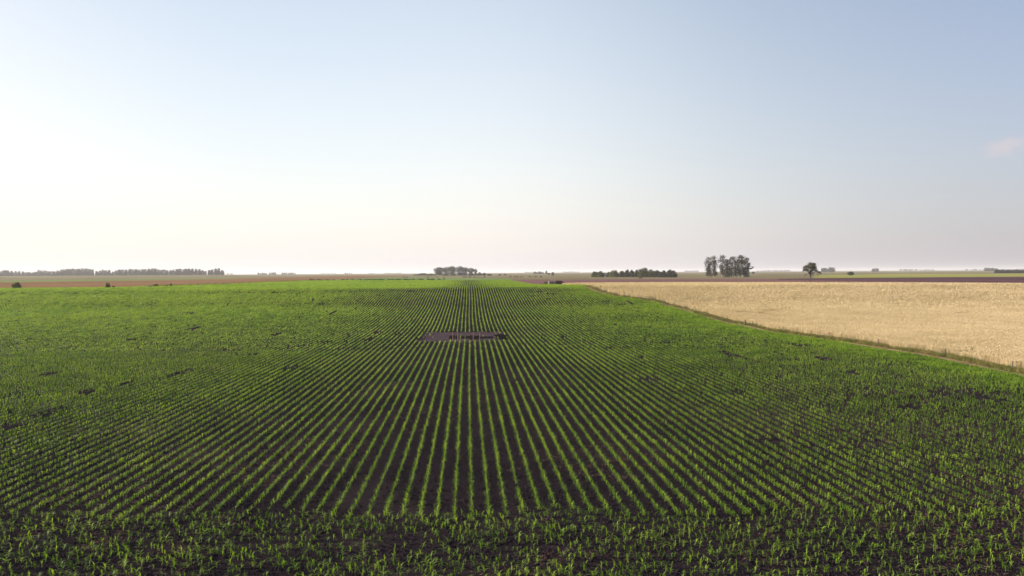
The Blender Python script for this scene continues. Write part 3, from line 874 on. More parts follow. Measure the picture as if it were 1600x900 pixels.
def trunk_mesh(name, lobes, r0, fork, seed, lean=(0, 0), limbs=True):
    rr = random.Random(seed); mb = MB()
    top = np.array([lean[0], lean[1], fork])
    mid = top * .5 + np.array([rr.gauss(0, r0 * .4), rr.gauss(0, r0 * .4), 0])
    mb.tube([(0, 0, -.3), (0, 0, .05 * fork), mid, top], [r0 * 1.35, r0, r0 * .82, r0 * .66], 9)
    if limbs:
        for (cx, cy, cz, rx, ry, rz) in lobes:
            e = np.array([cx, cy, cz + rz * .35]); st = top * (.75 + .2 * rr.random()) if cz > fork else top * max(.25, min(.9, cz / max(.1, fork)))
            m1 = st * .5 + e * .5 + np.array([rr.gauss(0, .1) * rx, rr.gauss(0, .1) * ry, .12 * np.linalg.norm(e - st)])
            rad = r0 * .5
            mb.tube([st, st * .7 + m1 * .3, m1, e], [rad, rad * .8, rad * .55, rad * .18], 6)
            for _ in range(2):
                w = e + np.array([rr.uniform(-.7, .7) * rx, rr.uniform(-.7, .7) * ry, rr.uniform(-.2, .6) * rz])
                mb.tube([m1, (m1 + w) / 2 + np.array([0, 0, .1 * rz]), w], [rad * .4, rad * .25, rad * .08], 5)
    return mb.mesh(name, True)

def tree(name, base, lobes, leaf, dens, mat, bark, r0, fork, seed, label, cat, group=None, gap=.25, lean=(0, 0), limbs=True, crown='crown', trunk='trunk'):
    root = empty(name, base); tag(root, label, cat, group)
    link(crown, crown_mesh(crown, lobes, leaf, dens, seed, gap), M[mat], root)
    link(trunk, trunk_mesh(trunk, lobes, r0, fork, seed, lean, limbs), M[bark], root)
    return root

def px_tree(name, bx, by, lobes_px, leaf, dens, mat, bark, seed, label, cat, group=None, r0=.2, fork_px=None, gap=.25, depth=1.0, **kw):
    """lobes in photo pixels from the base: (dx, up, rx, rz[, dy])"""
    b = hit(bx, by); u = b[1] / F
    lobes = [(l[0] * u, (l[4] if len(l) > 4 else 0) * u, l[1] * u, l[2] * u, l[2] * u * depth, l[3] * u) for l in lobes_px]
    top = max(l[1] for l in lobes_px)
    return tree(name, b, lobes, leaf, dens, mat, bark, r0, (fork_px if fork_px else top * .45) * u, seed, label, cat, group, gap, **kw)

# the lone tree at the edge of the wheat
px_tree('spreading_tree', 1266.3, 441.2,
        [(-.5, 28.6, 4.2, 3.0), (5, 28, 3.8, 3.0), (-4.5, 25.2, 3.4, 2.8), (1, 23.4, 5.6, 3.8), (-9.2, 21.6, 3.0, 3.6), (-5.5, 19.6, 3.8, 3.0), (6.4, 22.2, 3.8, 4.0), (9.6, 18.6, 3.3, 2.6), (13.2, 15.6, 2.6, 1.9), (15.6, 13.6, 1.5, 1.3), (-11, 18.2, 1.8, 1.8), (2, 18.5, 3.4, 2.2), (-5, 24, 4, 3.2, 4), (4, 24, 4, 3.5, -4)],
        .26, 4.6, 'lone', 'bark', 3, 'solitary spreading tree with a dark green crown standing at the far edge of the wheat', 'tree', r0=.23, fork_px=15, gap=.2)
lt = [o for o in col.objects if o.name == 'spreading_tree'][0]
u = lt.location[1] / F
dr = [(-6.5 * u, 0, 12 * u, 3.2 * u, 2 * u, 2.2 * u), (11 * u, 0, 12.2 * u, 3.4 * u, 2 * u, 1.8 * u), (12 * u, .2, 8.2 * u, 1.3 * u, u, .9 * u), (5 * u, 0, 13 * u, 2.6 * u, 1.5 * u, 1.6 * u), (-9 * u, 0, 10 * u, 1.6 * u, u, 1.6 * u)]
link('dry_branches', crown_mesh('dry_branches', dr, .26, 1.8, 9, .1), M['dead_twig'], lt)
mb = MB()
for (ex_, ez_) in ((-8, 11), (12, 8), (13, 12), (-5, 13)):
    mb.tube([(0, 0, 9.5 * u), (ex_ * .4 * u, .1, (ez_ + 3.5) * u), (ex_ * u, 0, ez_ * u)], [.07, .05, .02], 5)
link('limb', mb.mesh('limb', True), M['bark'], lt)

# tall gum trees in a clump
GUM = [ # x, top y, crown half width, material, lower foliage, label
    (1107.6, 401.5, 7.4, 'gum', 'leftmost tall gum tree of the clump, with a thin brownish crown'),
    (1116.0, 399.6, 7.2, 'gum', 'second gum tree from the left of the clump, left of the gap showing sky'),
    (1128.4, 398.4, 7.2, 'gum', 'gum tree with a narrow pointed top just right of the gap in the clump'),
    (1136.0, 404.5, 6.0, 'gum_dark', 'darker, lower gum tree in the middle of the clump'),
    (1142.0, 401.0, 4.6, 'gum_dark', 'slim gum tree in the middle of the clump with sky through its crown'),
    (1148.3, 400.2, 4.8, 'gum_dark', 'gum tree with a slanting top, right of the middle of the clump'),
    (1154.6, 398.3, 5.2, 'gum_dark', 'tallest gum tree in the right half of the clump'),
    (1160.6, 398.9, 5.8, 'gum_dark', 'broad gum tree second from the right of the clump'),
    (1166.8, 402.4, 5.6, 'gum_dark', 'rightmost gum tree of the clump, with one branch sticking out to the right')]
for k, (gx_, gt, gw, gm, lab) in enumerate(GUM):
    by = 433.3 + .25 * math.sin(k * 2.1); H = by - gt
    rr = random.Random(50 + k)
    L = [(rr.uniform(-.8, .8), H - 3.4, gw * .72, 3.6), (rr.uniform(-2, 0) - .8, H - 9, gw * .72, 4.4), (rr.uniform(0, 2) + .6, H - 11, gw * .75, 4.6),
         (rr.uniform(-1.5, 1.5), H - 17, gw * .8, 4.8), (rr.uniform(-1, 1), H - 23, gw * .75, 4.2), (rr.uniform(-1, 1), H - 28.0, gw * .8, 4.2)]
    L += [(rr.uniform(-1, 1), 6.0, gw * (.9 if gm == 'gum_dark' else .6), 4.8), (rr.uniform(-1, 1), 12.5, gw * (.85 if gm == 'gum_dark' else .6), 5)]
    if k == 0: L += [(-4.2, H - 14, 1.8, 1.6), (-4.6, H - 21, 1.7, 1.4)]
    if k == 8: L += [(9.5, 15.6, 1.9, 1.1), (6.5, 13.6, 2.6, 1.5), (4, 20, 2.4, 3.5)]
    px_tree('gum_tree', gx_, by, L, .62, 3.0 if gm == 'gum' else 3.8, gm, 'gum_bark', 60 + k, lab, 'tree', 'tall gum trees in a clump', r0=.36, fork_px=H * .62, gap=.12 if gm == 'gum' else .18)

# low grove right of the centre: x, base y, half width, top y, material, label
GROVE = [(929.5, 433.0, 5.4, 424.0, 'olive', 'leftmost rounded bush of the low grove, lit olive brown'),
    (939.0, 433.1, 6.2, 423.5, 'olive', 'second rounded bush from the left of the low grove, before the pale gap'),
    (950.8, 432.9, 2.4, 424.3, 'dark_green', 'slim little tree right of the pale gap in the low grove'),
    (959.5, 433.1, 7.6, 421.9, 'olive', 'broad yellow olive tree right of the pale gap in the low grove'),
    (972.5, 433.2, 5.4, 423.2, 'dark_green', 'dark tree beside the broad olive tree in the low grove'),
    (980.0, 433.2, 4.6, 421.0, 'dark_green', 'dark tree with a raised top in the middle of the low grove'),
    (987.5, 433.2, 4.2, 421.6, 'dark_green', 'dark pointed tree in the middle of the low grove'),
    (994.8, 433.2, 4.4, 421.3, 'grey_green', 'greyish tree left of the tallest tree of the low grove'),
    (1006.5, 433.4, 8.6, 418.3, 'olive', 'tallest tree of the low grove, with a wide olive crown'),
    (1017.5, 433.4, 5.0, 420.9, 'olive', 'olive tree leaning out right of the tallest tree of the low grove'),
    (1026.0, 433.5, 6.6, 422.0, 'dark_green', 'dark bushy tree in the right half of the low grove'),
    (1036.5, 433.6, 6.4, 422.6, 'dark_green', 'low flat topped dark tree in the right half of the low grove'),
    (1046.0, 433.6, 5.0, 421.2, 'grey_green', 'rounded grey green tree second from the right end of the low grove'),
    (1053.3, 433.7, 4.8, 422.3, 'grey_green', 'rightmost rounded tree of the low grove')]
for k, (gx_, by, hw, ty, gm, lab) in enumerate(GROVE):
    H = by - ty; rr = random.Random(200 + k)
    L = [(rr.uniform(-.15, .15) * hw, H * .72, hw * .62, H * .28), (-hw * .5, H * .48, hw * .52, H * .36), (hw * .5, H * .46, hw * .52, H * .36),
         (0, H * .3, hw * 1.05, H * .32), (-hw * .6, H * .22, hw * .6, H * .26), (hw * .6, H * .22, hw * .6, H * .26), (rr.uniform(-.5, .5) * hw, H * .84, hw * .32, H * .16), (rr.uniform(-.9, .9) * hw, H * .7, hw * .3, H * .18)]
    px_tree('bushy_tree', gx_, by, L, .5, 4.2, gm, 'bark', 220 + k, lab, 'tree', 'trees of the low grove', r0=.16, fork_px=H * .4, gap=.4)

# pale little house in the gap of the grove, and a farm post
hb = hit(947.3, 432.6); u = hb[1] / F
hs = empty('small_house', hb); tag(hs, 'small pale house half hidden in the gap of the low grove', 'house')
link('wall', MB().box((0, 1.5, 1.35), (3.0, 3.0, 2.7)).mesh('wall'), M['pale_wall'], hs)
mb = MB(); mb.add([(-1.75, -.3, 2.68), (1.75, -.3, 2.68), (1.75, 1.5, 3.55), (-1.75, 1.5, 3.55), (-1.75, 3.3, 2.68), (1.75, 3.3, 2.68), (-1.75, -.3, 2.6), (1.75, -.3, 2.6), (1.75, 3.3, 2.6), (-1.75, 3.3, 2.6)],
                  [(0, 1, 2, 3), (3, 2, 5, 4), (6, 7, 1, 0), (4, 5, 8, 9), (0, 3, 4, 4), (6, 0, 4, 9), (1, 7, 8, 5), (1, 5, 2, 2)])
link('roof', mb.mesh('roof'), M['shed_roof'], hs)
link('door', MB().box((.5, -.02, 1.0), (.9, .05, 2.0)).mesh('door'), M['shed_wall'], hs)
link('window', MB().box((-.7, -.02, 1.5), (.8, .05, .8)).mesh('window'), M['shed_wall'], hs)

# round bush right of the lone tree
px_tree('round_tree', 1329, 431.0, [(0, 4.2, 4.4, 2.5), (-2.6, 3.3, 2.7, 2.2), (2.6, 3.4, 2.7, 2.2), (.6, 2.2, 4.4, 1.6)], .45, 5, 'dark_green', 'bark', 301,
        'small round dark tree standing alone beyond the ploughed land, right of the solitary tree', 'tree', r0=.16, fork_px=1.8, gap=.5)

# the tall grove in the centre
CG = [(686.5, 417.3, 8.0, 'broad domed tree at the left end of the tall central grove'), (697.0, 416.9, 6.6, 'second tall tree from the left of the central grove'),
      (706.0, 415.5, 7.4, 'third tall tree from the left of the central grove, standing left of its dark shed'), (718.5, 415.2, 6.0, 'tallest tree of the central grove, above its dark shed'),
      (727.0, 417.2, 6.0, 'tall tree above the right end of the dark shed in the central grove'), (736.0, 418.2, 5.4, 'thin crowned tree second from the right of the central grove'),
      (743.0, 420.0, 3.2, 'small thin tree at the right end of the tall central grove')]
for k, (gx_, ty, hw, lab) in enumerate(CG):
    by = 430.5; H = by - ty; rr = random.Random(300 + k)
    L = [(0, H * .80, hw * .75, H * .2), (-hw * .6, H * .64, hw * .6, H * .24), (hw * .6, H * .64, hw * .6, H * .24), (0, H * .55, hw * .75, H * .25), (rr.uniform(-.5, .5) * hw, H * .38, hw * .55, H * .22)]
    L += [(0, H * .22, hw * .75, H * .24), (rr.uniform(-.6, .6) * hw, H * .3, hw * .5, H * .25)]
    if k == 0: L += [(0, H * .3, hw * .7, H * .25), (-hw * .5, H * .4, hw * .5, H * .25)]
    px_tree('tall_tree', gx_, by, L, .95, 3.4, 'grey_green', 'bark', 320 + k, lab, 'tree', 'tall trees of the central grove', r0=.38, fork_px=H * .45, gap=.22)
sb = hit(722.5, 430.6); u = sb[1] / F
sh = empty('shed', sb); tag(sh, 'long low dark shed under the tall trees of the central grove', 'shed')
W_, H_ = 13.5 * u, 4.6 * u
link('wall', MB().box((0, 4, H_ / 2), (W_, 8, H_)).mesh('wall'), M['shed_wall'], sh)
mb = MB(); e_ = .4
mb.add([(-W_/2 - e_, -e_, H_), (W_/2 + e_, -e_, H_), (W_/2 + e_, 4, H_ + 1.9), (-W_/2 - e_, 4, H_ + 1.9), (-W_/2 - e_, 8 + e_, H_), (W_/2 + e_, 8 + e_, H_), (-W_/2 - e_, -e_, H_ - .15), (W_/2 + e_, -e_, H_ - .15), (W_/2 + e_, 8 + e_, H_ - .15), (-W_/2 - e_, 8 + e_, H_ - .15)],
       [(0, 1, 2, 3), (3, 2, 5, 4), (6, 7, 1, 0), (4, 5, 8, 9), (0, 3, 4, 4), (6, 0, 4, 9), (1, 7, 8, 5), (1, 5, 2, 2)])
link('roof', mb.mesh('roof'), M['shed_roof'], sh)
link('door', MB().box((W_ * .2, -.03, H_ * .4), (3.2, .06, H_ * .78)).mesh('door'), M['shed_roof'], sh)

# low shrubs round the central grove and along the fields: x, base y, half width, height (px), material, label
SHRUBS = [(652, 430.5, 7.0, 2.4, 'grey_green', 'long low grey shrub at the left end of the scrub beside the central grove'),
    (661, 430.5, 8.0, 4.0, 'dark_green', 'tallest rounded shrub of the scrub left of the central grove'),
    (671, 430.5, 6.0, 2.8, 'dark_green', 'low shrub between the scrub and the domed tree of the central grove'),
    (679, 430.6, 3.0, 2.2, 'dark_green', 'small shrub at the foot of the domed tree of the central grove'),
    (696, 430.7, 7.0, 2.6, 'dark_green', 'dark shrub under the second tall tree of the central grove'),
    (709, 430.7, 6.0, 2.8, 'dark_green', 'dark shrub against the left end of the shed in the central grove'),
    (737, 430.8, 6.0, 3.4, 'dark_green', 'dark shrub under the thin crowned trees of the central grove'),
    (748.5, 430.8, 5.0, 5.6, 'dark_green', 'big dark shrub at the right end of the tall trees of the central grove'),
    (756.5, 430.8, 4.0, 4.6, 'dark_green', 'rounded dark shrub second from the right of the central grove'),
    (765.0, 430.8, 4.6, 3.2, 'dark_green', 'low dark shrub at the far right end of the central grove'),
    (780.8, 430.5, 2.8, 2.4, 'grey_green', 'left one of two small hazy bushes right of the central grove'),
    (789.5, 430.4, 2.0, 2.8, 'grey_green', 'right one of two small hazy bushes right of the central grove'),
    (26.0, 451.8, 7.4, 11.2, 'olive', 'large leafy green bush at the left edge of the maize field'),
    (168.5, 451.2, 3.8, 10.0, 'olive', 'tall narrow green bush on the left far edge of the maize field'),
    (177.5, 451.1, 2.2, 5.0, 'grey_green', 'small grey bush right beside the tall narrow bush'),
    (137.0, 451.0, 1.4, 2.0, 'dark_green', 'tiny dark tuft left of the tall narrow bush'),
    (234.5, 449.6, 4.0, 3.0, 'dark_green', 'low dark bush, leftmost of four along the brown stubble'),
    (243.5, 449.2, 4.0, 5.8, 'gum', 'taller brownish bush, second of four along the brown stubble'),
    (260.0, 448.8, 3.0, 4.2, 'gum', 'low brownish bush, third of four along the brown stubble'),
    (267.0, 448.4, 2.4, 5.8, 'gum', 'upright brownish bush, rightmost of four along the brown stubble'),
    (485.5, 438.4, 1.8, 3.4, 'gum', 'small reddish brown bush where the stubble meets the maize'),
    (415.5, 441.4, 1.4, 2.2, 'gum', 'tiny brown bush on the edge of the stubble left of the centre')]
for k, (gx_, by, hw, H, gm, lab) in enumerate(SHRUBS):
    rr = random.Random(900 + k)
    L = [(rr.uniform(-.4, .4) * hw, H * .66, hw * .5, H * .34), (-hw * rr.uniform(.3, .9), H * rr.uniform(.45, .75), hw * .26, H * .16), (rr.uniform(.1, .5) * hw, H * rr.uniform(.6, .85), hw * .26, H * .18), (-hw * .5, H * .42, hw * .5, H * .38), (hw * .5, H * .4, hw * .5, H * .36), (0, H * .25, hw * .7, H * .24)]
    near = by > 435
    px_tree('shrub', gx_, by, L, .2 if near else .75, 5 if near else 3.8, gm, 'bark', 400 + k, lab, 'bush', r0=.05 if near else .15, fork_px=H * .4, gap=.4, crown='foliage', trunk='stem')

# dark tufts in a row at the far end of the maize: copies of three
tuft = []
for k in range(3):
    L = [(0, 0, .45, .8, .6, .42), (-.7, 0, .32, .5, .4, .32), (.7, .1, .35, .6, .4, .35)]
    tuft.append(crown_mesh('weed_tuft', L, .16, 5, 500 + k, .5)); tuft[-1].materials.append(M['dark_green'])
for k, (tx, tw) in enumerate(((484, .6), (489, 1.1), (494.5, .8), (497, 1.1), (502, 1.1), (510, .6), (514, .7), (521, .7), (535, 1.1), (537.5, .7), (542, .5), (548, .6), (551, .7), (558.5, .9), (563, .9),
        (570.5, 1.0), (574, 1.1), (578, 1.1), (582, 1.1), (586, .8), (592, 1.2), (596, .9), (599, .6), (606, .8), (609, 1.0), (613.5, .7), (618, .8), (622, 1.0), (626, 1.0), (633, 1.1), (637, .9), (641, .6), (646, .9), (652, .5), (657, .9), (661, .6), (668.5, .5), (672, 1.1), (676, 1.1), (686, .8), (693.5, .8))):
    b = hit(tx, float(np.interp(tx, [480, 560, 700], [438.6, 438.1, 437.4])))
    o = link('weed_tuft', tuft[k % 3], loc=(b[0], b[1] + 1, b[2] - .02), rotz=k * 1.3); o.scale = (tw * 1.25, tw, .9 + .35 * math.sin(k * 1.7) ** 2)
    tag(o, 'low dark weed tuft in the broken row along the far end of the maize field', 'weed tuft', 'dark tufts along the far end of the maize field')

# weeds standing in the wheat, broad and dark
for (wx, wy, s, lab) in ((1518.5, 557.5, 1.3, 'leafy green weed standing up out of the wheat near the right edge'), (938, 453.5, 1.7, 'small dark weed sticking out of the wheat near its narrow tip')):
    b = hit(wx, wy); mb = MB()
    mb.tube([(0, 0, 0), (.02, 0, .7 * s)], [.02, .01], 5)
    for j in range(14):
        v, q = leaf_blade((0, 0, .3 * s + .03 * j * s), j * 2.4, .3 * s, .09 * s, .8, 1.2, 3); mb.add(v, q)
    tag(link('weed', mb.mesh('weed'), M['olive'], loc=b), lab, 'weed')

# ------------------------------------------------------------------ distant tree lines
LINE = []
for k in range(7):
    rr = random.Random(700 + k); H = 11.0; hw = rr.uniform(3.6, 5.6)
    L = [(rr.uniform(-1, 1), 0, H * .8, hw * .6, hw * .6, H * .2), (-hw * .5, 0, H * .58, hw * .55, hw * .5, H * .27), (hw * .5, 0, H * .55, hw * .55, hw * .5, H * .27), (0, 0, H * .3, hw * .95, hw * .7, H * .3), (rr.uniform(-2, 2), 0, H * .92, hw * .35, hw * .35, H * .1), (0, 0, H * .14, hw * 1.1, hw * .8, H * .2), (-hw * .6, 0, H * .38, hw * .6, hw * .5, H * .3), (hw * .6, 0, H * .36, hw * .6, hw * .5, H * .3)]
    LINE.append((crown_mesh('crown', L, 1.0, 3.2, 710 + k, .4), trunk_mesh('trunk', L, .28, 4.5, 720 + k)))
    LINE[-1][0].materials.append(M['line']); LINE[-1][1].materials.append(M['bark'])
line_roots = []
def line_tree(base, sx, sz, k, label, group, rotz=None):
    cm, tm = LINE[k % 7]
    r = empty('hazy_tree', base, random.uniform(0, 6.28) if rotz is None else rotz); r.scale = (sx, sx, sz)
    tag(r, label, 'tree', group)
    link('crown', cm, parent=r); link('trunk', tm, parent=r)

def top_at(px_):
    return np.interp(px_, [-120, 0, 8, 20, 40, 46, 52, 62, 70, 88, 92, 110, 140, 148, 152, 160, 172, 175, 182, 200, 225, 240, 246, 262, 285, 310, 320, 333, 342, 349],
                     [423, 424.2, 423.2, 424.2, 425.4, 426, 426, 423.2, 424.0, 424.4, 422.4, 421.8, 421.0, 423.6, 424.4, 422.9, 423.6, 425.5, 422.8, 422.2, 422, 420.6, 422.2, 422.8, 421.6, 420.9, 424.0, 422.0, 420.8, 423.6])
x_ = -110.0; k = 0
while x_ < 350:
    y_d = 1500 + random.uniform(-30, 60)
    d_ = ray(x_, 431); bx_, by_ = d_.x * y_d, y_d; bz = hgt(bx_, by_)
    ztop = EYE + ray(x_, float(top_at(x_))).z * y_d
    Hh = max(5.0, ztop - bz) * random.uniform(1.08, 1.25)
    line_tree((bx_, by_, bz), min(1.35, max(.8, Hh / 11)) * random.uniform(.85, 1.1), Hh / 11.0, k, 'hazy grey tree in the long tree line on the left horizon', 'trees of the long line on the left horizon')
    x_ += random.uniform(4.0, 6.0); k += 1

def clump(xs, depth, top, label, group, s0=1.0):
    global k
    for x in xs:
        d_ = ray(x, 424); y_d = depth + random.uniform(-25, 25); b = (d_.x * y_d, y_d, hgt(d_.x * y_d, y_d))
        zt = EYE + ray(x, top + random.uniform(-.5, .5)).z * y_d
        Hh = max(4, zt - b[2]); line_tree(b, Hh / 11 * s0, Hh / 11, k, label, group); k += 1
ar = lambda a, b, s: list(np.arange(a, b + .01, s))
clump(ar(404, 416, 3.0), 2600, 426.1, 'hazy tree in the leftmost of three faint clumps on the horizon left of centre', 'leftmost faint clump left of centre')
clump(ar(421.5, 431, 3.1), 2600, 425.2, 'hazy tree in the middle of three faint clumps on the horizon left of centre', 'middle faint clump left of centre')
clump(ar(441, 461, 3.3), 2600, 425.3, 'hazy tree in the rightmost of three faint clumps on the horizon left of centre', 'rightmost faint clump left of centre')
clump(ar(540, 549, 3.0), 3000, 426.3, 'hazy tree in the faint short clump between the left clumps and the central grove', 'short faint clump left of the central grove')
clump(ar(834.5, 849, 2.4), 1900, 424.4, 'hazy greenish tree in the faint clump left of the windmill', 'faint clump left of the windmill')
clump([853.0, 854.2], 1900, 422.6, 'taller hazy tree ending the faint clump left of the windmill', 'tall trees at the end of the clump left of the windmill', .55)
clump(ar(1284, 1292, 2.2), 2200, 418.4, 'blue grey tree in left half of far grove beside the solitary tree', 'left half of the far grove')
clump(ar(1296, 1303, 2.1), 2200, 417.8, 'blue grey tree in right half of far grove beside the solitary tree', 'right half of the far grove')
clump(ar(1364, 1373, 2.6), 2400, 419.4, 'blue grey tree in the little far clump right of the round tree', 'little far clump right of the round tree')
clump(ar(1540, 1558, 3.0), 2200, 418.6, 'blue grey tree in the far clump above the dark hedge at the right edge', 'far clump at the right edge')
clump(ar(1556, 1640, 3.4), 900, 421.4, 'dark tree in the low hedge at the right edge of the photo', 'dark hedge at the right edge', 1.25)
clump([1177.0], 1200, 426.6, 'low dark bush beyond the right end of the gum clump', None, 1.6)

def far_wood(name, x0, x1, depth, top, seed):
    a, b = ray(x0, 424), ray(x1, 424); L = []
    rr = random.Random(seed); n = max(3, int((x1 - x0) / 2.2))
    for i in range(n):
        t = (i + .5) / n; X = (a.x * (1 - t) + b.x * t) * depth
        zt = EYE + ray(x0 + (x1 - x0) * t, top + rr.uniform(-.4, .4)).z * depth; z0 = hgt(X, depth); h = max(4, zt - z0)
        L.append((X, depth + rr.uniform(-20, 20), z0 + h * .5, 2.4 * depth / F * .8, 8, h * .5))
    return tag(link(name, crown_mesh(name, L, 2.2, 2.6, seed, .6), M['line']), kind='stuff')
for i, (x0, x1, dp, tp) in enumerate(((500, 526, 5200, 427.0), (576, 585, 5200, 426.8), (600, 626, 4800, 426.2), (880, 905, 5200, 424.3), (1070, 1092, 4800, 422.6), (1196, 1234, 4600, 422.0), (1180, 1200, 5200, 422.6),
                                  (1405, 1433, 4600, 420.4), (1438, 1458, 5000, 421.0), (1508, 1532, 5000, 420.4), (1562, 1640, 4600, 420.2), (352, 362, 4000, 426.8), (820, 834, 5200, 424.6))):
    far_wood('distant_wood', x0, x1, dp, tp, 800 + i)

# ------------------------------------------------------------------ windmill, tank and bank
wb = hit(863.3, 443.6); u = wb[1] / F
wm = empty('windmill', wb); tag(wm, 'small steel water pumping windmill with a fan wheel and tail vane beside the tank', 'windmill')
TH = 15.6 * u
mb = MB()
for sx in (-1, 1):
    for sy in (-1, 1):
        mb.tube([(sx * .48, sy * .48, 0), (sx * .09, sy * .09, TH)], [.045, .035], 5)
for t in (.2, .42, .62, .8):
    w = .48 * (1 - t) + .09 * t
    for a, b in (((-1, -1), (1, -1)), ((1, -1), (1, 1)), ((1, 1), (-1, 1)), ((-1, 1), (-1, -1))):
        mb.tube([(a[0] * w, a[1] * w, t * TH), (b[0] * w, b[1] * w, t * TH)], .018, 4)
        t2 = min(1, t + .19); w2 = .48 * (1 - t2) + .09 * t2
        mb.tube([(a[0] * w, a[1] * w, t * TH), (b[0] * w2, b[1] * w2, t2 * TH)], .013, 4)
link('tower', mb.mesh('tower', True), M['steel'], wm)
AX = np.array([math.cos(R(-52)), math.sin(R(-52)), 0.0]); SD = np.array([-AX[1], AX[0], 0.0]); UP = np.array([0, 0, 1.0])
hub = np.array([0, 0, TH]) + AX * .28
wheel = MB(); RW = 2.75 * u
for k in range(16):
    g0 = 2 * math.pi * k / 16; g1 = g0 + .30
    for r0_, r1_ in ((.36 * RW, RW),):
        def P_(r, g, off): return hub + r * (math.cos(g) * SD + math.sin(g) * UP) + AX * off
        wheel.add([P_(r0_, g0, .03), P_(r1_, g0, .05), P_(r1_, g1, -.05), P_(r0_, g1, -.03), P_(r0_, g0, .04), P_(r1_, g0, .06), P_(r1_, g1, -.04), P_(r0_, g1, -.02)],
                  [(0, 1, 2, 3), (7, 6, 5, 4), (0, 4, 5, 1), (1, 5, 6, 2), (2, 6, 7, 3), (3, 7, 4, 0)])
for rr_ in (.4 * RW, .92 * RW):
    wheel.tube([hub + rr_ * (math.cos(g) * SD + math.sin(g) * UP) for g in np.linspace(0, 2 * math.pi, 25)], .014, 4)
for k in range(8):
    g0 = 2 * math.pi * k / 8; wheel.tube([hub, hub + .95 * RW * (math.cos(g0) * SD + math.sin(g0) * UP)], .014, 4)
wh = link('wheel', wheel.mesh('wheel'), M['dark_steel'], wm)
hb_ = MB(); hb_.tube([hub - AX * .3, hub + AX * .08], [.09, .09], 8); link('hub', hb_.mesh('hub', True), M['steel'], wh)
tl = MB(); t0 = np.array([0, 0, TH]) - AX * .1; tdir = -np.array([math.cos(R(-14)), math.sin(R(-14)), 0]); t1 = t0 + tdir * 1.0
tl.tube([t0, t1], .025, 5)
c0, c1 = t1, t1 + tdir * .85; nrm = np.array([-tdir[1], tdir[0], 0]) * .01
tl.add([c0 - UP * .18 - nrm, c1 - UP * .34 - nrm, c1 + UP * .34 - nrm, c0 + UP * .18 - nrm, c0 - UP * .18 + nrm, c1 - UP * .34 + nrm, c1 + UP * .34 + nrm, c0 + UP * .18 + nrm],
       [(0, 1, 2, 3), (7, 6, 5, 4), (0, 4, 5, 1), (1, 5, 6, 2), (2, 6, 7, 3), (3, 7, 4, 0)])
link('tail_vane', tl.mesh('tail_vane'), M['dark_steel'], wm)

tb = hit(860.3, 444.0)
tk = empty('water_tank', (tb[0], tb[1] - .2, tb[2])); tag(tk, 'round corrugated water tank at the foot of the windmill', 'water tank')
n_ = 96; TR, THh = 4.4 * u, 4.6 * u
V, Q = [], []
g_ = np.linspace(0, 2 * math.pi, n_, endpoint=False)
rad = TR + .03 * np.cos(g_ * 24)
for rr_, z in ((rad, -.1), (rad, THh), (rad - .06, THh), (rad - .06, .1)):
    V.append(np.stack([rr_ * np.cos(g_), rr_ * np.sin(g_), np.full(n_, z)], 1))
V = np.concatenate(V)
for r_ in range(3):
    for i in range(n_): Q.append((r_*n_ + i, r_*n_ + (i+1) % n_, (r_+1)*n_ + (i+1) % n_, (r_+1)*n_ + i))
link('wall', mesh_np('wall', V, np.array(Q)), M['tank'], tk)
V = np.stack([(TR - .07) * np.cos(g_), (TR - .07) * np.sin(g_), np.full(n_, THh - .18)], 1)
link('water', mesh_np('water', V, np.arange(n_)[None, :]), solid_mat('tank water', [(.02, .03, .03), (.03, .04, .04)], 2, .05), tk)
mb = MB()
for k in range(5):
    a = R(200 + 35 * k); mb.tube([((TR + .09) * math.cos(a), (TR + .09) * math.sin(a), -.1), ((TR + .09) * math.cos(a), (TR + .09) * math.sin(a), THh + .12)], .05, 5)
link('brace_post', mb.mesh('brace_post'), M['post'], tk)

# bank of earth: tan grass on the lit left end, shade painted dark on the right, tapering away
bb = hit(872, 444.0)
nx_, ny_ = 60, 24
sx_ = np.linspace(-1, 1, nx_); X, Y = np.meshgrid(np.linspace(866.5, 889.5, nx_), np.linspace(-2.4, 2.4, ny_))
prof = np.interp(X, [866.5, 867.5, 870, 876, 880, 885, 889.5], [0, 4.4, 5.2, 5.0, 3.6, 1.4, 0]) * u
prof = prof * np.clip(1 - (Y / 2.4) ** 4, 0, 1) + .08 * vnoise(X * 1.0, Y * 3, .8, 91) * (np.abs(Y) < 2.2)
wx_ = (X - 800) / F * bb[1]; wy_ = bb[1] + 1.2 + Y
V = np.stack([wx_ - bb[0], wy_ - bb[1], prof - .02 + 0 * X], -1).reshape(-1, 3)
tag(link('earth_bank', mesh_np('earth_bank', V, grid_quads(ny_, nx_), True), M['bank'], loc=bb), 'bank of earth with its shade painted dark, sloping down to the right of the windmill', 'earth bank')
cb = hit(852.8, 443.6); L = [(0, 0, .45, .8, .7, .55), (-.5, 0, .3, .6, .6, .4), (.45, .1, .55, .5, .5, .5)]
cr = crown_mesh('grass_clump', L, .14, 6, 95, .6)
tag(link('grass_clump', cr, M['bank_grass'], loc=cb), 'clump of dry tan grass on the left side of the water tank', 'grass clump')

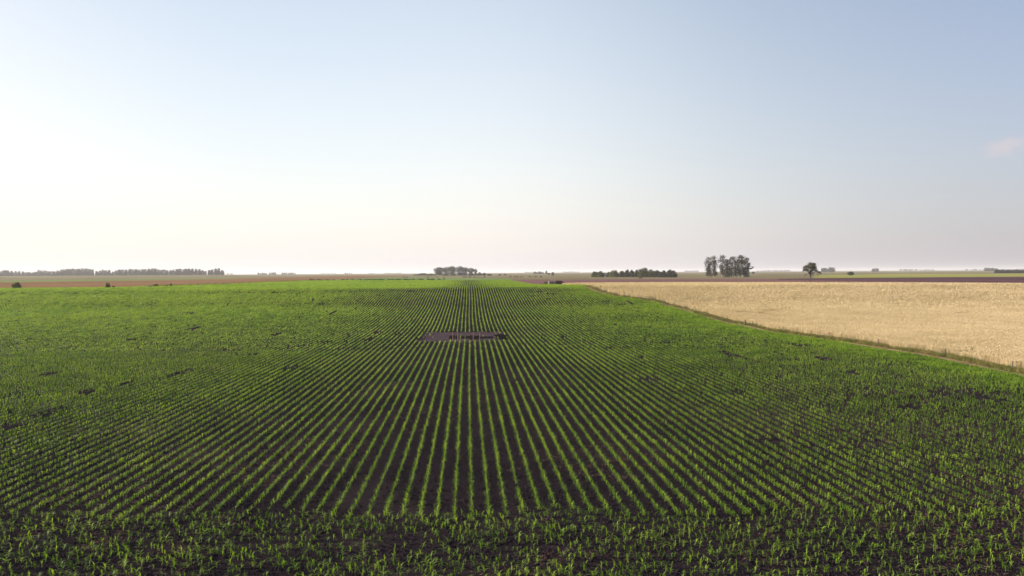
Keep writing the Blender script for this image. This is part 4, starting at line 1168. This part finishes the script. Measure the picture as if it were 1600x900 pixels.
# ------------------------------------------------------------------ cattle
def cow_mesh(name, graze):
    """one continuous low body: skin modifier applied on a joint skeleton"""
    hz_, hx = (.35, 1.25) if graze else (1.45, 1.35)
    J = [(0, 0, 1.0, .30), (.55, 0, 1.02, .33), (-.6, 0, 1.05, .30), (.85, 0, 1.12, .20), ((hx + .85) / 2 + .05, 0, (1.12 + hz_) / 2, .14), (hx, 0, hz_ + .05, .12), (hx + .26, 0, hz_ - .12, .07),
         (-.86, 0, 1.08, .10), (-.94, 0, .75, .035), (-.95, 0, .45, .04)]
    E = [(0, 1), (0, 2), (1, 3), (3, 4), (4, 5), (5, 6), (2, 7), (7, 8), (8, 9)]
    for sx, root in ((.55, 1), (-.62, 2)):
        for sy in (-.19, .19):
            n0 = len(J); back = -.05 if sx < 0 else .0
            J += [(sx, sy, .70, .13), (sx + back, sy, .40, .075), (sx + .02, sy, .06, .06)]
            E += [(root, n0), (n0, n0 + 1), (n0 + 1, n0 + 2)]
    me = bpy.data.meshes.new(name); me.from_pydata([j[:3] for j in J], E, [])
    o = bpy.data.objects.new(name, me); col.objects.link(o)
    md = o.modifiers.new('skin', 'SKIN')
    for i, j in enumerate(J):
        me.skin_vertices[0].data[i].radius = (j[3], j[3]); me.skin_vertices[0].data[i].use_root = (i == 0)
    o.modifiers.new('sub', 'SUBSURF').levels = 1
    dg = bpy.context.evaluated_depsgraph_get()
    out = bpy.data.meshes.new_from_object(o.evaluated_get(dg)); out.name = name
    bpy.data.objects.remove(o); out.shade_smooth()
    return out
COW = [cow_mesh('cow', True), cow_mesh('cow', False)]
cowm = {}
for c in ('cow_dark', 'cow_brown', 'cow_pale'):
    for g in (0, 1):
        me = COW[g].copy(); me.materials.clear(); me.materials.append(M[c]); cowm[c, g] = me
HERD = [(631, 434.2, 'cow_brown'), (636, 434.2, 'cow_brown'), (668.5, 434.0, 'cow_brown'), (683.5, 434.0, 'cow_brown'), (693, 434.1, 'cow_brown'), (724, 434.1, 'cow_brown'), (728.5, 433.8, 'cow_dark'), (734, 434.0, 'cow_dark'),
        (742, 434.0, 'cow_brown'), (757, 434.0, 'cow_brown'), (797.5, 433.6, 'cow_brown'), (804.8, 433.6, 'cow_brown'), (808.5, 433.5, 'cow_dark'), (815, 433.6, 'cow_brown'), (821, 433.8, 'cow_pale'), (827.5, 433.6, 'cow_brown'), (837.5, 433.6, 'cow_brown'), (845, 433.5, 'cow_brown')]
for k, (cx_, cy_, cm) in enumerate(HERD):
    g = 0 if k % 3 else 1
    o = link('cow', cowm[cm, g], loc=hit(cx_, cy_ + .3), rotz=(0.2, 3.3, 0.6, 2.8, 1.1)[k % 5])
    colr = {'cow_brown': 'reddish brown', 'cow_dark': 'dark', 'cow_pale': 'pale'}[cm]
    side = 'left of and below the central grove' if cx_ < 722 else ('below the right part of the central grove' if cx_ < 780 else 'left of the windmill')
    tag(o, f'{colr} cow in the far pasture {side}', 'cow', f'{colr} cattle in the pasture {side}')
o = link('cow', cowm['cow_dark', 0], loc=hit(1000.5, 436.0), rotz=.4)
tag(o, 'single dark cow in front of the tallest tree of the low grove', 'cow')

# ------------------------------------------------------------------ haze
hm, n, l = new_mat('haze')
ho = n.new('ShaderNodeOutputMaterial'); pv = n.new('ShaderNodeVolumePrincipled')
pv.inputs['Color'].default_value = (.93, .92, .95, 1); pv.inputs['Density'].default_value = 0.00011; pv.inputs['Anisotropy'].default_value = 0.15
l.new(pv.outputs[0], ho.inputs['Volume'])
hz_b = MB().box((0, 4250, 14.0), (18600, 9800, 34.0)).mesh('haze')
tag(link('haze', hz_b, hm), kind='stuff')
print('corn instances', n_corn, 'wheat', len(BP))
